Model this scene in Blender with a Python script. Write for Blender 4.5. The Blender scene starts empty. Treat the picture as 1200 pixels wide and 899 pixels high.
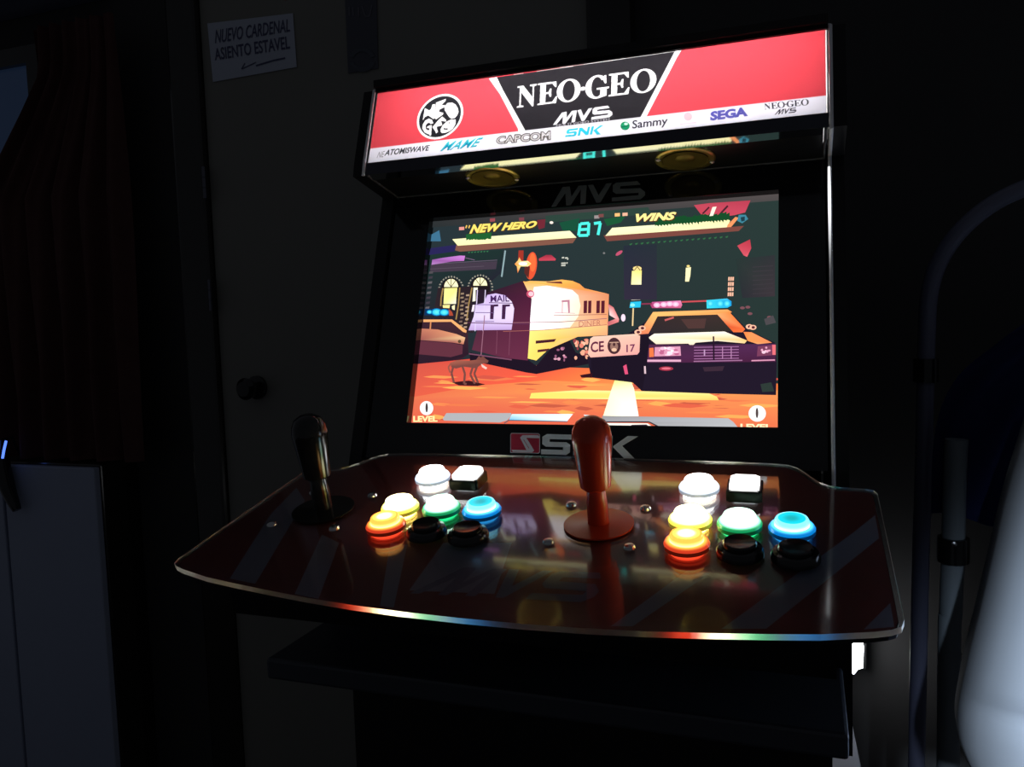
import bpy, bmesh, math, random
from mathutils import Vector as V, Matrix
from mathutils.geometry import tessellate_polygon
random.seed(4)
sc = bpy.context.scene
COL = sc.collection

# ------------------------------------------------------------------ camera
CAM = V((.2231, -.7781, .1793)); YAW, PITCH, ROLL, FPX = -.3487, -.0767, -.0328, 956.7
_f = V((math.sin(YAW)*math.cos(PITCH), math.cos(YAW)*math.cos(PITCH), math.sin(PITCH)))
_r = V((math.cos(YAW), -math.sin(YAW), 0)); _u = _r.cross(_f)
_r2 = _r*math.cos(ROLL)+_u*math.sin(ROLL); _u2 = _u*math.cos(ROLL)-_r*math.sin(ROLL)
cd = bpy.data.cameras.new('camera'); cd.sensor_width = 36; cd.lens = FPX/1200*36; cd.clip_start = .01
cam = bpy.data.objects.new('camera', cd); COL.objects.link(cam)
cam.matrix_world = Matrix(((_r2.x, _u2.x, -_f.x, CAM.x), (_r2.y, _u2.y, -_f.y, CAM.y), (_r2.z, _u2.z, -_f.z, CAM.z), (0, 0, 0, 1)))
sc.camera = cam

# ------------------------------------------------------------------ world, lights, exposure
w = bpy.data.worlds.new('night'); sc.world = w; w.use_nodes = True
w.node_tree.nodes['Background'].inputs[0].default_value = (.80, .86, 1, 1)
w.node_tree.nodes['Background'].inputs[1].default_value = .046
vs = sc.view_settings; vs.view_transform = 'Standard'; vs.look = 'None'; vs.exposure = 0; vs.gamma = 1; vs.use_curve_mapping = False
cy = sc.cycles
cy.use_denoising = True; cy.max_bounces = 28; cy.transmission_bounces = 24; cy.glossy_bounces = 24; cy.diffuse_bounces = 3
cy.sample_clamp_indirect = 6

def lamp(name, loc, target, size, power, color, spread=math.pi):
    l = bpy.data.lights.new(name, 'AREA'); l.size = size; l.energy = power; l.color = color; l.spread = spread
    o = bpy.data.objects.new(name, l); COL.objects.link(o); o.location = loc
    o.rotation_euler = (V(target)-V(loc)).to_track_quat('-Z', 'Y').to_euler()
    return o
# a cold light across the room, right of and behind the photographer
lamp('room_light', (.50, -1.80, .70), (.745, .0, -.20), .20, 6.3, (.66, .80, 1), math.radians(19))

# ------------------------------------------------------------------ helpers
def lin(c):
    f = lambda v: (v/255/12.92 if v/255 <= .04045 else ((v/255+.055)/1.055)**2.4)
    return (f(c[0]), f(c[1]), f(c[2]), 1)
WLOC = {}
def wl(p): return WLOC.get(p.name, V((0, 0, 0))) if p else V((0, 0, 0))
def empty(name, loc):
    o = bpy.data.objects.new(name, None); COL.objects.link(o); o.location = loc; o.empty_display_size = .05; WLOC[o.name] = V(loc); return o
def tag(o, label=None, cat=None, group=None, kind=None):
    if label: o['label'] = label
    if cat: o['category'] = cat
    if group: o['group'] = group
    if kind: o['kind'] = kind
    return o
def link(name, me, parent=None, label=None):
    o = bpy.data.objects.new(name, me); COL.objects.link(o)
    vs_ = [v.co for v in me.vertices]
    lo = V([min(v[i] for v in vs_) for i in range(3)]); hi = V([max(v[i] for v in vs_) for i in range(3)])
    c = (lo+hi)/2
    me.transform(Matrix.Translation(-c)); o.location = c-wl(parent); WLOC[o.name] = c
    if parent: o.parent = parent
    if label: o['label'] = label
    return o
def build(name, bm, m, parent=None, label=None, smooth=False, ang=35):
    bmesh.ops.recalc_face_normals(bm, faces=bm.faces[:])
    me = bpy.data.meshes.new(name); bm.to_mesh(me); bm.free()
    me.materials.append(m)
    if smooth:
        me.shade_smooth()
        try: me.set_sharp_from_angle(angle=math.radians(ang))
        except Exception: pass
    return link(name, me, parent, label)
def struct(name, bm, m, parent=None, smooth=False):
    o = build(name, bm, m, parent, smooth=smooth)
    if not parent: o['kind'] = 'structure'
    return o
def add_box(bm, lo, hi, bev=0):
    r = bmesh.ops.create_cube(bm, size=1)
    for v in r['verts']:
        v.co = V([lo[i]+(hi[i]-lo[i])*(v.co[i]+.5) for i in range(3)])
    if bev:
        es = list({e for v in r['verts'] for e in v.link_edges})
        bmesh.ops.bevel(bm, geom=es, offset=bev, segments=2, affect='EDGES', profile=.5)
    return bm
def box(lo, hi, bev=0): return add_box(bmesh.new(), lo, hi, bev)
def add_lathe(bm, prof, frame, seg=40, cap0=True, cap1=True):
    """prof: (radius, height) along frame = (origin, ex, ey, axis)"""
    o, ex, ey, n = frame; rings = []
    for r, h in prof:
        if r < 1e-6: rings.append([bm.verts.new(o+n*h)])
        else: rings.append([bm.verts.new(o+n*h+ex*(r*math.cos(2*math.pi*i/seg))+ey*(r*math.sin(2*math.pi*i/seg))) for i in range(seg)])
    for a, b in zip(rings, rings[1:]):
        if len(a) == 1 and len(b) == 1: continue
        for i in range(seg):
            j = (i+1) % seg
            if len(a) == 1: bm.faces.new((a[0], b[i], b[j]))
            elif len(b) == 1: bm.faces.new((a[i], a[j], b[0]))
            else: bm.faces.new((a[i], a[j], b[j], b[i]))
    if cap0 and len(rings[0]) > 1: bm.faces.new(rings[0])
    if cap1 and len(rings[-1]) > 1: bm.faces.new(rings[-1])
    return bm
def lathe(prof, frame, **k): return add_lathe(bmesh.new(), prof, frame, **k)
def add_tube(bm, pts, rad, seg=10):
    pts = [V(p) for p in pts]; rings = []; ref = None
    for i, p in enumerate(pts):
        t = (pts[min(i+1, len(pts)-1)]-pts[max(i-1, 0)]).normalized()
        if ref is None:
            ref = t.orthogonal().normalized()
        ref = (ref-t*ref.dot(t)).normalized(); b = t.cross(ref)
        rr = rad[i] if isinstance(rad, (list, tuple)) else rad
        rings.append([bm.verts.new(p+ref*(rr*math.cos(2*math.pi*k/seg))+b*(rr*math.sin(2*math.pi*k/seg))) for k in range(seg)])
    for a, b in zip(rings, rings[1:]):
        for k in range(seg): bm.faces.new((a[k], a[(k+1) % seg], b[(k+1) % seg], b[k]))
    bm.faces.new(rings[0]); bm.faces.new(rings[-1])
    return bm
def tube(pts, rad, seg=10): return add_tube(bmesh.new(), pts, rad, seg)
def prism2(outline, vec, m_face, m_edge, name, parent, label):
    bm = prism(outline, vec); me = bpy.data.meshes.new(name)
    bmesh.ops.recalc_face_normals(bm, faces=bm.faces[:])
    for f in bm.faces: f.material_index = 0 if len(f.verts) > 4 else 1
    bm.to_mesh(me); bm.free(); me.materials.append(m_face); me.materials.append(m_edge)
    return link(name, me, parent, label)
def prism(outline, vec):
    bm = bmesh.new(); a = [bm.verts.new(p) for p in outline]; b = [bm.verts.new(V(p)+vec) for p in outline]
    n = len(a); bm.faces.new(a); bm.faces.new(b[::-1])
    for i in range(n): bm.faces.new((a[i], b[i], b[(i+1) % n], a[(i+1) % n]))
    return bm
def catmull(pts, n=8):
    P = [V(p) for p in pts]; out = []
    for i in range(len(P)-1):
        a, b, c, d = P[max(i-1, 0)], P[i], P[i+1], P[min(i+2, len(P)-1)]
        for k in range(n):
            t = k/n
            out.append(.5*((2*b)+(c-a)*t+(2*a-5*b+4*c-d)*t*t+(3*b-a-3*c+d)*t**3))
    out.append(P[-1]); return out

# ------------------------------------------------------------------ materials
def mat(name, color=(.5, .5, .5), rough=.5, metal=0, emit=None, es=0, noise=0, nscale=40, trans=0, ior=1.45, bump=0, spec=.5, attr=False, coat=0):
    m = bpy.data.materials.new(name); m.use_nodes = True; nt = m.node_tree
    p = nt.nodes['Principled BSDF']
    c = (*color[:3], 1)
    p.inputs['Base Color'].default_value = c; p.inputs['Roughness'].default_value = rough; p.inputs['Metallic'].default_value = metal
    p.inputs['IOR'].default_value = ior; p.inputs['Transmission Weight'].default_value = trans
    p.inputs['Specular IOR Level'].default_value = spec; p.inputs['Coat Weight'].default_value = coat
    if emit:
        p.inputs['Emission Color'].default_value = (*emit[:3], 1); p.inputs['Emission Strength'].default_value = es
    if attr:
        a = nt.nodes.new('ShaderNodeAttribute'); a.attribute_name = 'Col'
        nt.links.new(a.outputs['Color'], p.inputs['Base Color'])
    if noise or bump:
        tc = nt.nodes.new('ShaderNodeTexCoord'); nz = nt.nodes.new('ShaderNodeTexNoise'); nz.inputs['Scale'].default_value = nscale; nz.inputs['Detail'].default_value = 6
        nt.links.new(tc.outputs['Object'], nz.inputs['Vector'])
        if noise and not attr:
            mx = nt.nodes.new('ShaderNodeMixRGB'); mx.inputs[1].default_value = (*[v*(1-noise) for v in c[:3]], 1); mx.inputs[2].default_value = (*[min(1, v*(1+noise)) for v in c[:3]], 1)
            nt.links.new(nz.outputs['Fac'], mx.inputs[0]); nt.links.new(mx.outputs[0], p.inputs['Base Color'])
        if bump:
            b = nt.nodes.new('ShaderNodeBump'); b.inputs['Strength'].default_value = bump; b.inputs['Distance'].default_value = .002
            nt.links.new(nz.outputs['Fac'], b.inputs['Height']); nt.links.new(b.outputs[0], p.inputs['Normal'])
    return m
def mat_nodes(name, fn):
    m = bpy.data.materials.new(name); m.use_nodes = True; nt = m.node_tree; nt.nodes.clear()
    out = nt.nodes.new('ShaderNodeOutputMaterial'); fn(nt, out); return m
def _screen(nt, out):
    a = nt.nodes.new('ShaderNodeAttribute'); a.attribute_name = 'Col'
    e = nt.nodes.new('ShaderNodeEmission'); e.inputs[1].default_value = 1.2
    nt.links.new(a.outputs['Color'], e.inputs[0]); nt.links.new(e.outputs[0], out.inputs[0])
def _backlit(nt, out):      # translucent print lit by the tube behind it
    a = nt.nodes.new('ShaderNodeAttribute'); a.attribute_name = 'Col'
    t = nt.nodes.new('ShaderNodeBsdfTranslucent'); g = nt.nodes.new('ShaderNodeBsdfGlossy'); g.inputs['Roughness'].default_value = .08
    nt.links.new(a.outputs['Color'], t.inputs[0])
    mx = nt.nodes.new('ShaderNodeMixShader'); mx.inputs[0].default_value = .03
    nt.links.new(t.outputs[0], mx.inputs[1]); nt.links.new(g.outputs[0], mx.inputs[2]); nt.links.new(mx.outputs[0], out.inputs[0])
M = dict(
    black=mat('black_laminate', (.008, .008, .009), .5, noise=.2, nscale=60, spec=.25),
    gloss=mat('gloss_black_acrylic', (.006, .006, .007), .09, spec=.5),
    under=mat('black_vinyl', (.009, .009, .008), .38),
    trim=mat('white_edge_trim', (.85, .85, .87), .25),
    dimtrim=mat('grey_joint_trim', (.10, .10, .10), .35),
    mirror=mat('polished_aluminium', (.80, .80, .80), .07, metal=1),
    gold=mat('brass_ring', (1, .84, .24), .33, metal=1),
    cone=mat('speaker_cone', (.26, .20, .04), .38, metal=.7),
    steel=mat('steel', (.55, .55, .55), .22, metal=1),
    glass_edge=mat('sawn_acrylic_edge', (1, 1, 1), .45, trans=1, ior=1.49),
    glass=mat('clear_acrylic', (1, 1, 1), .055, trans=1, ior=1.49),
    print=mat('printed_art', attr=True, rough=.5),
    logo=mat('printed_logo', attr=True, rough=.3),
    screen=mat_nodes('lit_screen', _screen),
    backlit=mat_nodes('backlit_print', _backlit),
    tube=mat('fluorescent_tube', (1, 1, 1), emit=(1, .97, .96), es=10.6),
    white_in=mat('white_housing', (.8, .8, .8), .6),
    redplastic=mat('red_plastic', (.58, .045, .014), .22, noise=.08),
    blackplastic=mat('black_plastic', (.010, .010, .010), .16),
    dark_frame=mat('dark_frame', (.012, .012, .013), .3),
)
def glow(name, base, e, s, rough=.15): return mat(name, base, rough, emit=e, es=s)
def glow2(name, base, ca, sa, cb, sb, mode, p0, p1, rough=.15):
    """translucent lamp cap: colour/strength a over the LED (or at p0), b away from it (p1); mode r = distance from the axis, h = height"""
    m = mat(name, base, rough, emit=ca, es=sa); nt = m.node_tree; N = nt.nodes; L = nt.links; p = N['Principled BSDF']
    tc = N.new('ShaderNodeTexCoord'); d = N.new('ShaderNodeVectorMath'); d.operation = 'DOT_PRODUCT'; d.inputs[1].default_value = (0, math.sin(.3323), math.cos(.3323)) if mode == 'v' else CNV
    L.new(tc.outputs['Object'], d.inputs[0]); src = d.outputs['Value']
    if mode == 'r':
        sc_ = N.new('ShaderNodeVectorMath'); sc_.operation = 'SCALE'; sc_.inputs[0].default_value = CNV; L.new(src, sc_.inputs['Scale'])
        sb_ = N.new('ShaderNodeVectorMath'); sb_.operation = 'SUBTRACT'; L.new(tc.outputs['Object'], sb_.inputs[0]); L.new(sc_.outputs[0], sb_.inputs[1])
        ln = N.new('ShaderNodeVectorMath'); ln.operation = 'LENGTH'; L.new(sb_.outputs[0], ln.inputs[0]); src = ln.outputs['Value']
    mr = N.new('ShaderNodeMapRange'); mr.interpolation_type = 'SMOOTHSTEP'; mr.inputs[1].default_value = p0; mr.inputs[2].default_value = p1
    L.new(src, mr.inputs[0])
    mx = N.new('ShaderNodeMixRGB'); mx.inputs[1].default_value = (*[c*sa for c in ca], 1); mx.inputs[2].default_value = (*[c*sb for c in cb], 1)
    L.new(mr.outputs[0], mx.inputs[0]); L.new(mx.outputs[0], p.inputs['Emission Color']); p.inputs['Emission Strength'].default_value = 1
    return m
CNV = (0, -math.sin(.2124), math.cos(.2124))

# ------------------------------------------------------------------ planes of the cabinet, and drawing on them
class Plane:
    def __init__(s, o, ex, ey, n): s.o, s.ex, s.ey, s.n = V(o), V(ex).normalized(), V(ey).normalized(), V(n).normalized()
    def uv(s, px, py):
        d = _f+_r2*((px-600)/FPX)-_u2*((py-449.5)/FPX)
        X = CAM+d*((s.o-CAM).dot(s.n)/d.dot(s.n))-s.o
        return (X.dot(s.ex), X.dot(s.ey))
    def p(s, u, v, h=0): return s.o+s.ex*u+s.ey*v+s.n*h
    def frame(s, u, v, h=0): return (s.p(u, v, h), s.ex, s.ey, s.n)
    def up(s, h): return Plane(s.o+s.n*h, s.ex, s.ey, s.n)
def at(px, py, y):
    d = _f+_r2*((px-600)/FPX)-_u2*((py-449.5)/FPX)
    return CAM+d*((y-CAM.y)/d.y)

TB = .3323; BT = V((0, math.sin(TB), math.cos(TB))); BN = V((0, -math.cos(TB), math.sin(TB)))
BEZ = Plane((0, 0, 0), (1, 0, 0), BT, BN)
SCR = Plane(BEZ.p(0, 0, -.012), (1, 0, 0), BT, BN)
SL = .2124; CD = V((0, -math.cos(SL), -math.sin(SL))); CN = V((0, -math.sin(SL), math.cos(SL)))
CP = Plane((0, 0, .0399), (1, 0, 0), CD, CN)           # v runs towards the player
m1, h1, m2, h2 = -.0482, .3615, -.0778, .4459
MUP = V((0, -(m2-m1), h2-h1)).normalized(); MN = V((0, -MUP.z, MUP.y))
MAR = Plane((0, -m1, h1), (1, 0, 0), MUP, MN)
W = .2400; H = .3519

class Art:
    """flat print on a plane: coloured polygons, each layer a few microns above the last"""
    def __init__(s, plane, step=8e-6): s.pl = plane; s.v = []; s.f = []; s.c = []; s.h = 0; s.step = step; s.z = (0, 0, 1)
    def zone(s, x, y, k): s.z = (x, y, k)
    def Q(s, p): return s.pl.uv(s.z[0]+p[0]/s.z[2], s.z[1]+p[1]/s.z[2])
    def uvpoly(s, uv, col):
        s.h += s.step
        cols = [lin(c) for c in col] if isinstance(col[0], (tuple, list)) else [lin(col)]*len(uv)
        b = len(s.v)
        for q, c in zip(uv, cols): s.v.append(s.pl.p(q[0], q[1], s.h)); s.c.append(c)
        for t in tessellate_polygon([[V((q[0], q[1], 0)) for q in uv]]): s.f.append([b+i for i in t])
    def poly(s, pts, col): s.uvpoly([s.Q(p) for p in pts], col)
    def ell(s, cx, cy_, rx, ry, col, n=20, a=0, rim=None):
        pts = []
        for i in range(n):
            t = 2*math.pi*i/n; x, y = rx*math.cos(t), ry*math.sin(t)
            pts.append((cx+x*math.cos(a)-y*math.sin(a), cy_+x*math.sin(a)+y*math.cos(a)))
        if rim is None: s.poly(pts, col); return
        s.h += s.step; b = len(s.v)
        for q, c in zip([(cx, cy_)]+pts, [col]+[rim]*n): s.v.append(s.pl.p(*s.Q(q), s.h)); s.c.append(lin(c))
        for i in range(n): s.f.append([b, b+1+i, b+1+(i+1) % n])
    def line(s, pts, wd, col):
        for (x0, y0), (x1, y1) in zip(pts, pts[1:]):
            dx, dy = x1-x0, y1-y0; L = math.hypot(dx, dy) or 1; nx, ny = -dy/L*wd/2, dx/L*wd/2
            s.poly([(x0+nx, y0+ny), (x1+nx, y1+ny), (x1-nx, y1-ny), (x0-nx, y0-ny)], col)
    def quadmap(s, quad):
        A = [s.Q(q) for q in quad]      # TL TR BR BL
        def f(u, v):                     # v up
            t = [A[0][i]*(1-u)*v+A[1][i]*u*v+A[2][i]*u*(1-v)+A[3][i]*(1-u)*(1-v) for i in (0, 1)]
            return tuple(t)
        return f
    def glyphs(s, quad, polys, col):
        f = s.quadmap(quad)
        for pl in polys: s.uvpoly([f(u, v) for u, v in pl], col)
    def text(s, txt, quad, col, bold=0, shear=0, space=1):
        cu = bpy.data.curves.new('t', 'FONT'); cu.body = txt; cu.offset = bold; cu.shear = shear; cu.space_character = space; cu.resolution_u = 3
        o = bpy.data.objects.new('t', cu); COL.objects.link(o)
        me = o.evaluated_get(bpy.context.evaluated_depsgraph_get()).to_mesh()
        vv = [v.co.copy() for v in me.vertices]; ff = [tuple(p.vertices) for p in me.polygons]
        o.to_mesh_clear(); bpy.data.objects.remove(o); bpy.data.curves.remove(cu)
        if not vv: return
        x0, x1 = min(v.x for v in vv), max(v.x for v in vv); y0, y1 = min(v.y for v in vv), max(v.y for v in vv)
        f = s.quadmap(quad); s.h += s.step; b = len(s.v)
        for v in vv: s.v.append(s.pl.p(*f((v.x-x0)/(x1-x0), (v.y-y0)/(y1-y0)), s.h)); s.c.append(lin(col))
        s.f += [[b+i for i in q] for q in ff]
    def build(s, name, m, parent, label=None):
        me = bpy.data.meshes.new(name); me.from_pydata(s.v, [], s.f)
        a = me.color_attributes.new('Col', 'FLOAT_COLOR', 'POINT')
        for i, c in enumerate(s.c): a.data[i].color = c
        me.materials.append(m)
        for p in me.polygons:
            if p.normal.dot(s.pl.n) < 0: p.flip()
        return link(name, me, parent, label)

def raster_build(A, name, m, parent, label, u0, u1, v0, v1, nu, nv):
    """the print as ONE sheet: a fine grid of vertices carrying the printed colours"""
    import numpy as np
    k = 2; Wd, Hd = nu*k, nv*k; img = np.zeros((Hd, Wd, 3), np.float32)
    uv = np.array([((p-A.pl.o).dot(A.pl.ex), (p-A.pl.o).dot(A.pl.ey)) for p in A.v])
    xy = np.stack([(uv[:, 0]-u0)/(u1-u0)*Wd-.5, (uv[:, 1]-v0)/(v1-v0)*Hd-.5], 1)
    for f in A.f:
        for t in range(1, len(f)-1):
            a, b, c = xy[f[0]], xy[f[t]], xy[f[t+1]]
            x0, x1 = int(max(0, min(a[0], b[0], c[0]))), int(min(Wd-1, max(a[0], b[0], c[0])+1))
            y0, y1 = int(max(0, min(a[1], b[1], c[1]))), int(min(Hd-1, max(a[1], b[1], c[1])+1))
            if x1 < x0 or y1 < y0: continue
            X, Y = np.meshgrid(np.arange(x0, x1+1), np.arange(y0, y1+1))
            e = lambda p, q: (q[0]-p[0])*(Y-p[1])-(q[1]-p[1])*(X-p[0])
            e0, e1, e2 = e(a, b), e(b, c), e(c, a)
            msk = ((e0 >= 0) & (e1 >= 0) & (e2 >= 0)) | ((e0 <= 0) & (e1 <= 0) & (e2 <= 0))
            img[y0:y1+1, x0:x1+1][msk] = A.c[f[0]][:3]
    img = img.reshape(nv, k, nu, k, 3).mean((1, 3))
    U, Vv = np.meshgrid(u0+(np.arange(nu)+.5)/nu*(u1-u0), v0+(np.arange(nv)+.5)/nv*(v1-v0))
    U[:, 0], U[:, -1], Vv[0], Vv[-1] = u0, u1, v0, v1
    P = np.array(A.pl.o)[None, None]+U[..., None]*np.array(A.pl.ex)+Vv[..., None]*np.array(A.pl.ey)
    ids = np.arange(nu*nv).reshape(nv, nu)
    q = np.stack([ids[:-1, :-1], ids[:-1, 1:], ids[1:, 1:], ids[1:, :-1]], -1).reshape(-1, 4)
    me = bpy.data.meshes.new(name); me.from_pydata(P.reshape(-1, 3).tolist(), [], q.tolist())
    a = me.color_attributes.new('Col', 'FLOAT_COLOR', 'POINT')
    a.data.foreach_set('color', np.concatenate([img.reshape(-1, 3), np.ones((nu*nv, 1), np.float32)], 1).ravel())
    me.materials.append(m)
    return link(name, me, parent, label)

def strokes(lines, wd):
    out = []
    for pts in lines:
        for i, ((x0, y0), (x1, y1)) in enumerate(zip(pts, pts[1:])):
            dx, dy = x1-x0, y1-y0; L = math.hypot(dx, dy); ex = wd*.42/L
            a = (x0-dx*ex*(i > 0), y0-dy*ex*(i > 0)); b = (x1+dx*ex*(i < len(pts)-2), y1+dy*ex*(i < len(pts)-2))
            nx, ny = -dy/L*wd/2, dx/L*wd/2
            out.append([(a[0]+nx, a[1]+ny), (b[0]+nx, b[1]+ny), (b[0]-nx, b[1]-ny), (a[0]-nx, a[1]-ny)])
    return out
# --- logo glyphs in a unit box
MVS = [[(0, .02), (.055, .02), (.155, .66), (.165, .02), (.215, .02), (.325, .80), (.318, .04), (.375, .04), (.388, 1), (.30, 1), (.222, .46), (.205, 1), (.125, 1)],
       [(.40, 1), (.458, 1), (.515, .42), (.595, 1), (.655, 1), (.535, .04), (.49, .04)],
       [(.70, 1), (.92, 1), (.955, .80), (.745, .80), (.74, .66), (.95, .62), (1, .40), (1, .22), (.955, .04), (.655, .04), (.655, .24), (.93, .26), (.935, .38), (.70, .42), (.665, .55), (.665, .88)]]
SNK = [[(.06, 1), (.32, 1), (.32, .76), (.09, .76), (.09, .62), (.27, .62), (.31, .5), (.31, .14), (.27, 0), (0, 0), (0, .24), (.235, .24), (.235, .38), (.05, .38), (.012, .5), (.012, .86)],
       [(.345, 0), (.345, 1), (.42, 1), (.575, .42), (.575, 1), (.645, 1), (.645, 0), (.57, 0), (.415, .58), (.415, 0)],
       [(.675, 0), (.675, 1), (.745, 1), (.745, 0)],
       [(.755, .50), (.895, 1), (1, 1), (.845, .52), (.985, -.1), (.88, -.1), (.755, .44)]]
def ringpoly(cx, cy_, rx, ry, ix, iy, n=28, dx=0):
    out = []
    for i in range(n):
        a, b = 2*math.pi*i/n, 2*math.pi*(i+1)/n
        out.append([(cx+rx*math.cos(a), cy_+ry*math.sin(a)), (cx+rx*math.cos(b), cy_+ry*math.sin(b)), (cx+ix*math.cos(b), cy_+iy*math.sin(b)), (cx+ix*math.cos(a), cy_+iy*math.sin(a))])
    return out
def serif_E(x, wd):
    X = lambda u: x+u*wd
    return [[(X(0), 0), (X(0), .05), (X(.13), .07), (X(.13), .93), (X(0), .95), (X(0), 1), (X(.40), 1), (X(.40), 0)],
            [(X(.40), 1), (X(.93), 1), (X(.95), .74), (X(.90), .74), (X(.74), .93), (X(.40), .93)],
            [(X(.40), 0), (X(.40), .07), (X(.76), .07), (X(.94), .30), (X(1), .30), (X(.95), 0)],
            [(X(.40), .47), (X(.40), .55), (X(.56), .55), (X(.63), .70), (X(.69), .70), (X(.69), .32), (X(.63), .32), (X(.56), .47)]]
def serif_O(x, wd): return ringpoly(x+wd/2, .5, wd/2, .53, wd*.27, .47)
def serif_G(x, wd):
    out = []; cx = x+wd*.5; n = 26; a0, a1 = math.radians(38), math.radians(322)
    for i in range(n):
        a, b = a0+(a1-a0)*i/n, a0+(a1-a0)*(i+1)/n
        out.append([(cx+wd*.5*math.cos(a), .5+.53*math.sin(a)), (cx+wd*.5*math.cos(b), .5+.53*math.sin(b)), (cx+wd*.25*math.cos(b), .5+.46*math.sin(b)), (cx+wd*.25*math.cos(a), .5+.46*math.sin(a))])
    X = lambda u: x+u*wd
    out.append([(X(.82), .98), (X(.88), .98), (X(.90), .62), (X(.84), .62), (X(.74), .84)])
    out.append([(X(.50), .44), (X(1.02), .44), (X(1.02), .38), (X(.92), .36), (X(.92), .06), (X(.66), .0), (X(.66), .36), (X(.50), .38)])
    return out
def serif_N(x, wd):
    X = lambda u: x+u*wd
    return [[(X(0), 1), (X(.30), 1), (X(.86), .32), (X(.86), -.02), (X(.80), -.02), (X(.13), .80), (X(.13), .93), (X(0), .95)],
            [(X(.13), .93), (X(.19), .93), (X(.19), .06), (X(.13), .06)], [(X(0), 0), (X(0), .05), (X(.13), .08), (X(.20), .08), (X(.34), .05), (X(.34), 0)],
            [(X(.80), .93), (X(.86), .93), (X(.86), .1), (X(.80), .1)], [(X(.66), 1), (X(.66), .95), (X(.80), .92), (X(.87), .92), (X(1), .95), (X(1), 1)]]
NEOGEO = serif_N(0, .145)+serif_E(.155, .145)+serif_O(.298, .172)+ringpoly(.487, .5, .017, .085, 0.001, .002, 14)+serif_G(.505, .165)+serif_E(.672, .145)+serif_O(.823, .177)

# ------------------------------------------------------------------ setting
FLOOR = -.95; WALL = .75
M['wall'] = mat('dark_wall_paint', (.032, .031, .031), .8, noise=.15, nscale=6, bump=.1)
M['floor'] = mat('dark_floor', (.06, .055, .05), .6, noise=.3, nscale=5)
M['door'] = mat('door_paint', (.17, .165, .145), .55, noise=.08, nscale=4)
M['jamb'] = mat('varnished_frame', (.02, .018, .016), .15)
struct('floor', box((-2.6, -2.4, FLOOR-.05), (2.6, WALL+.05, FLOOR)), M['floor'])
struct('wall_back', box((-2.6, WALL, FLOOR), (2.6, WALL+.08, 1.5)), M['wall'])
pd0 = at(247, 90, WALL-.012); pd1 = at(264, 430, WALL-.012)
DX = (pd0.x+pd1.x)/2
door = struct('door_1', box((DX, WALL-.03, FLOOR), (DX+.86, WALL-.0005, 1.12)), M['door'])
tube_h = at(295, 455, WALL-.05)
h = lathe([(.0, 0), (.026, 0), (.026, .006), (.012, .010), (.012, .026), (.022, .032), (.024, .042), (.016, .05), (0, .052)], (V((tube_h.x, WALL-.03, tube_h.z)), V((1, 0, 0)), V((0, 0, 1)), V((0, -1, 0))), seg=24)
build('door_knob', h, M['blackplastic'], door, smooth=True)
for hx, hy in ((239, 214), (246, 346)):  # metal knuckles added only to give the coloured glints on the door frame
    hp = at(hx, hy, WALL-.052)
    build('glint_knuckle', lathe([(.0052, -.034), (.0052, -.012), (.0046, -.0115), (.0046, -.0105), (.0052, -.010), (.0052, .010), (.0046, .0105), (.0046, .0115), (.0052, .012), (.0052, .034)], (V((hp.x, WALL-.0505, hp.z)), V((1, 0, 0)), V((0, 1, 0)), V((0, 0, 1))), seg=20), mat('dark_steel', (.10, .10, .12), .22, metal=1), door, 'metal knuckle added to give a coloured glint', smooth=True)
struct('trim_1', box((DX-.085, WALL-.045, FLOOR), (DX-.002, WALL-.0005, 1.12), .008), M['jamb'], smooth=False)
struct('trim_2', box((DX+.862, WALL-.045, FLOOR), (DX+.945, WALL-.0005, 1.12), .008), M['jamb'])

# window behind the curtain
M['night'] = mat('night_glass', (.02, .02, .03), .2, emit=(.12, .24, .55), es=.032)
a = V((at(-90, 100, WALL).x, WALL, at(20, 83, WALL).z)); b = at(50, 400, WALL); b.x = at(47, 100, WALL).x
win = struct('window_1', box((a.x, WALL-.02, b.z), (b.x, WALL-.0005, a.z+.0)), M['night'])
fr = bmesh.new()
for lo, hi in (((a.x-.04, WALL-.035, b.z-.04), (b.x+.04, WALL-.001, b.z)), ((a.x-.04, WALL-.035, a.z), (b.x+.04, WALL-.001, a.z+.04)), ((a.x-.04, WALL-.035, b.z), (a.x, WALL-.001, a.z)), ((b.x, WALL-.035, b.z), (b.x+.04, WALL-.001, a.z))): add_box(fr, lo, hi)
build('window_frame', fr, M['jamb'], win)
# pelmet board top left
p0 = at(-60, 14, .66)
M['pelmet'] = mat('blue_grey_board', (.10, .11, .17), .6)
tag(build('pelmet_board', box((p0.x-.3, .60, p0.z-.004), (at(78, 10, .62).x, WALL-.001, p0.z+.10), .004), M['pelmet']), 'blue-grey pelmet board above the dark curtain, top left corner', 'board')

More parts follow.
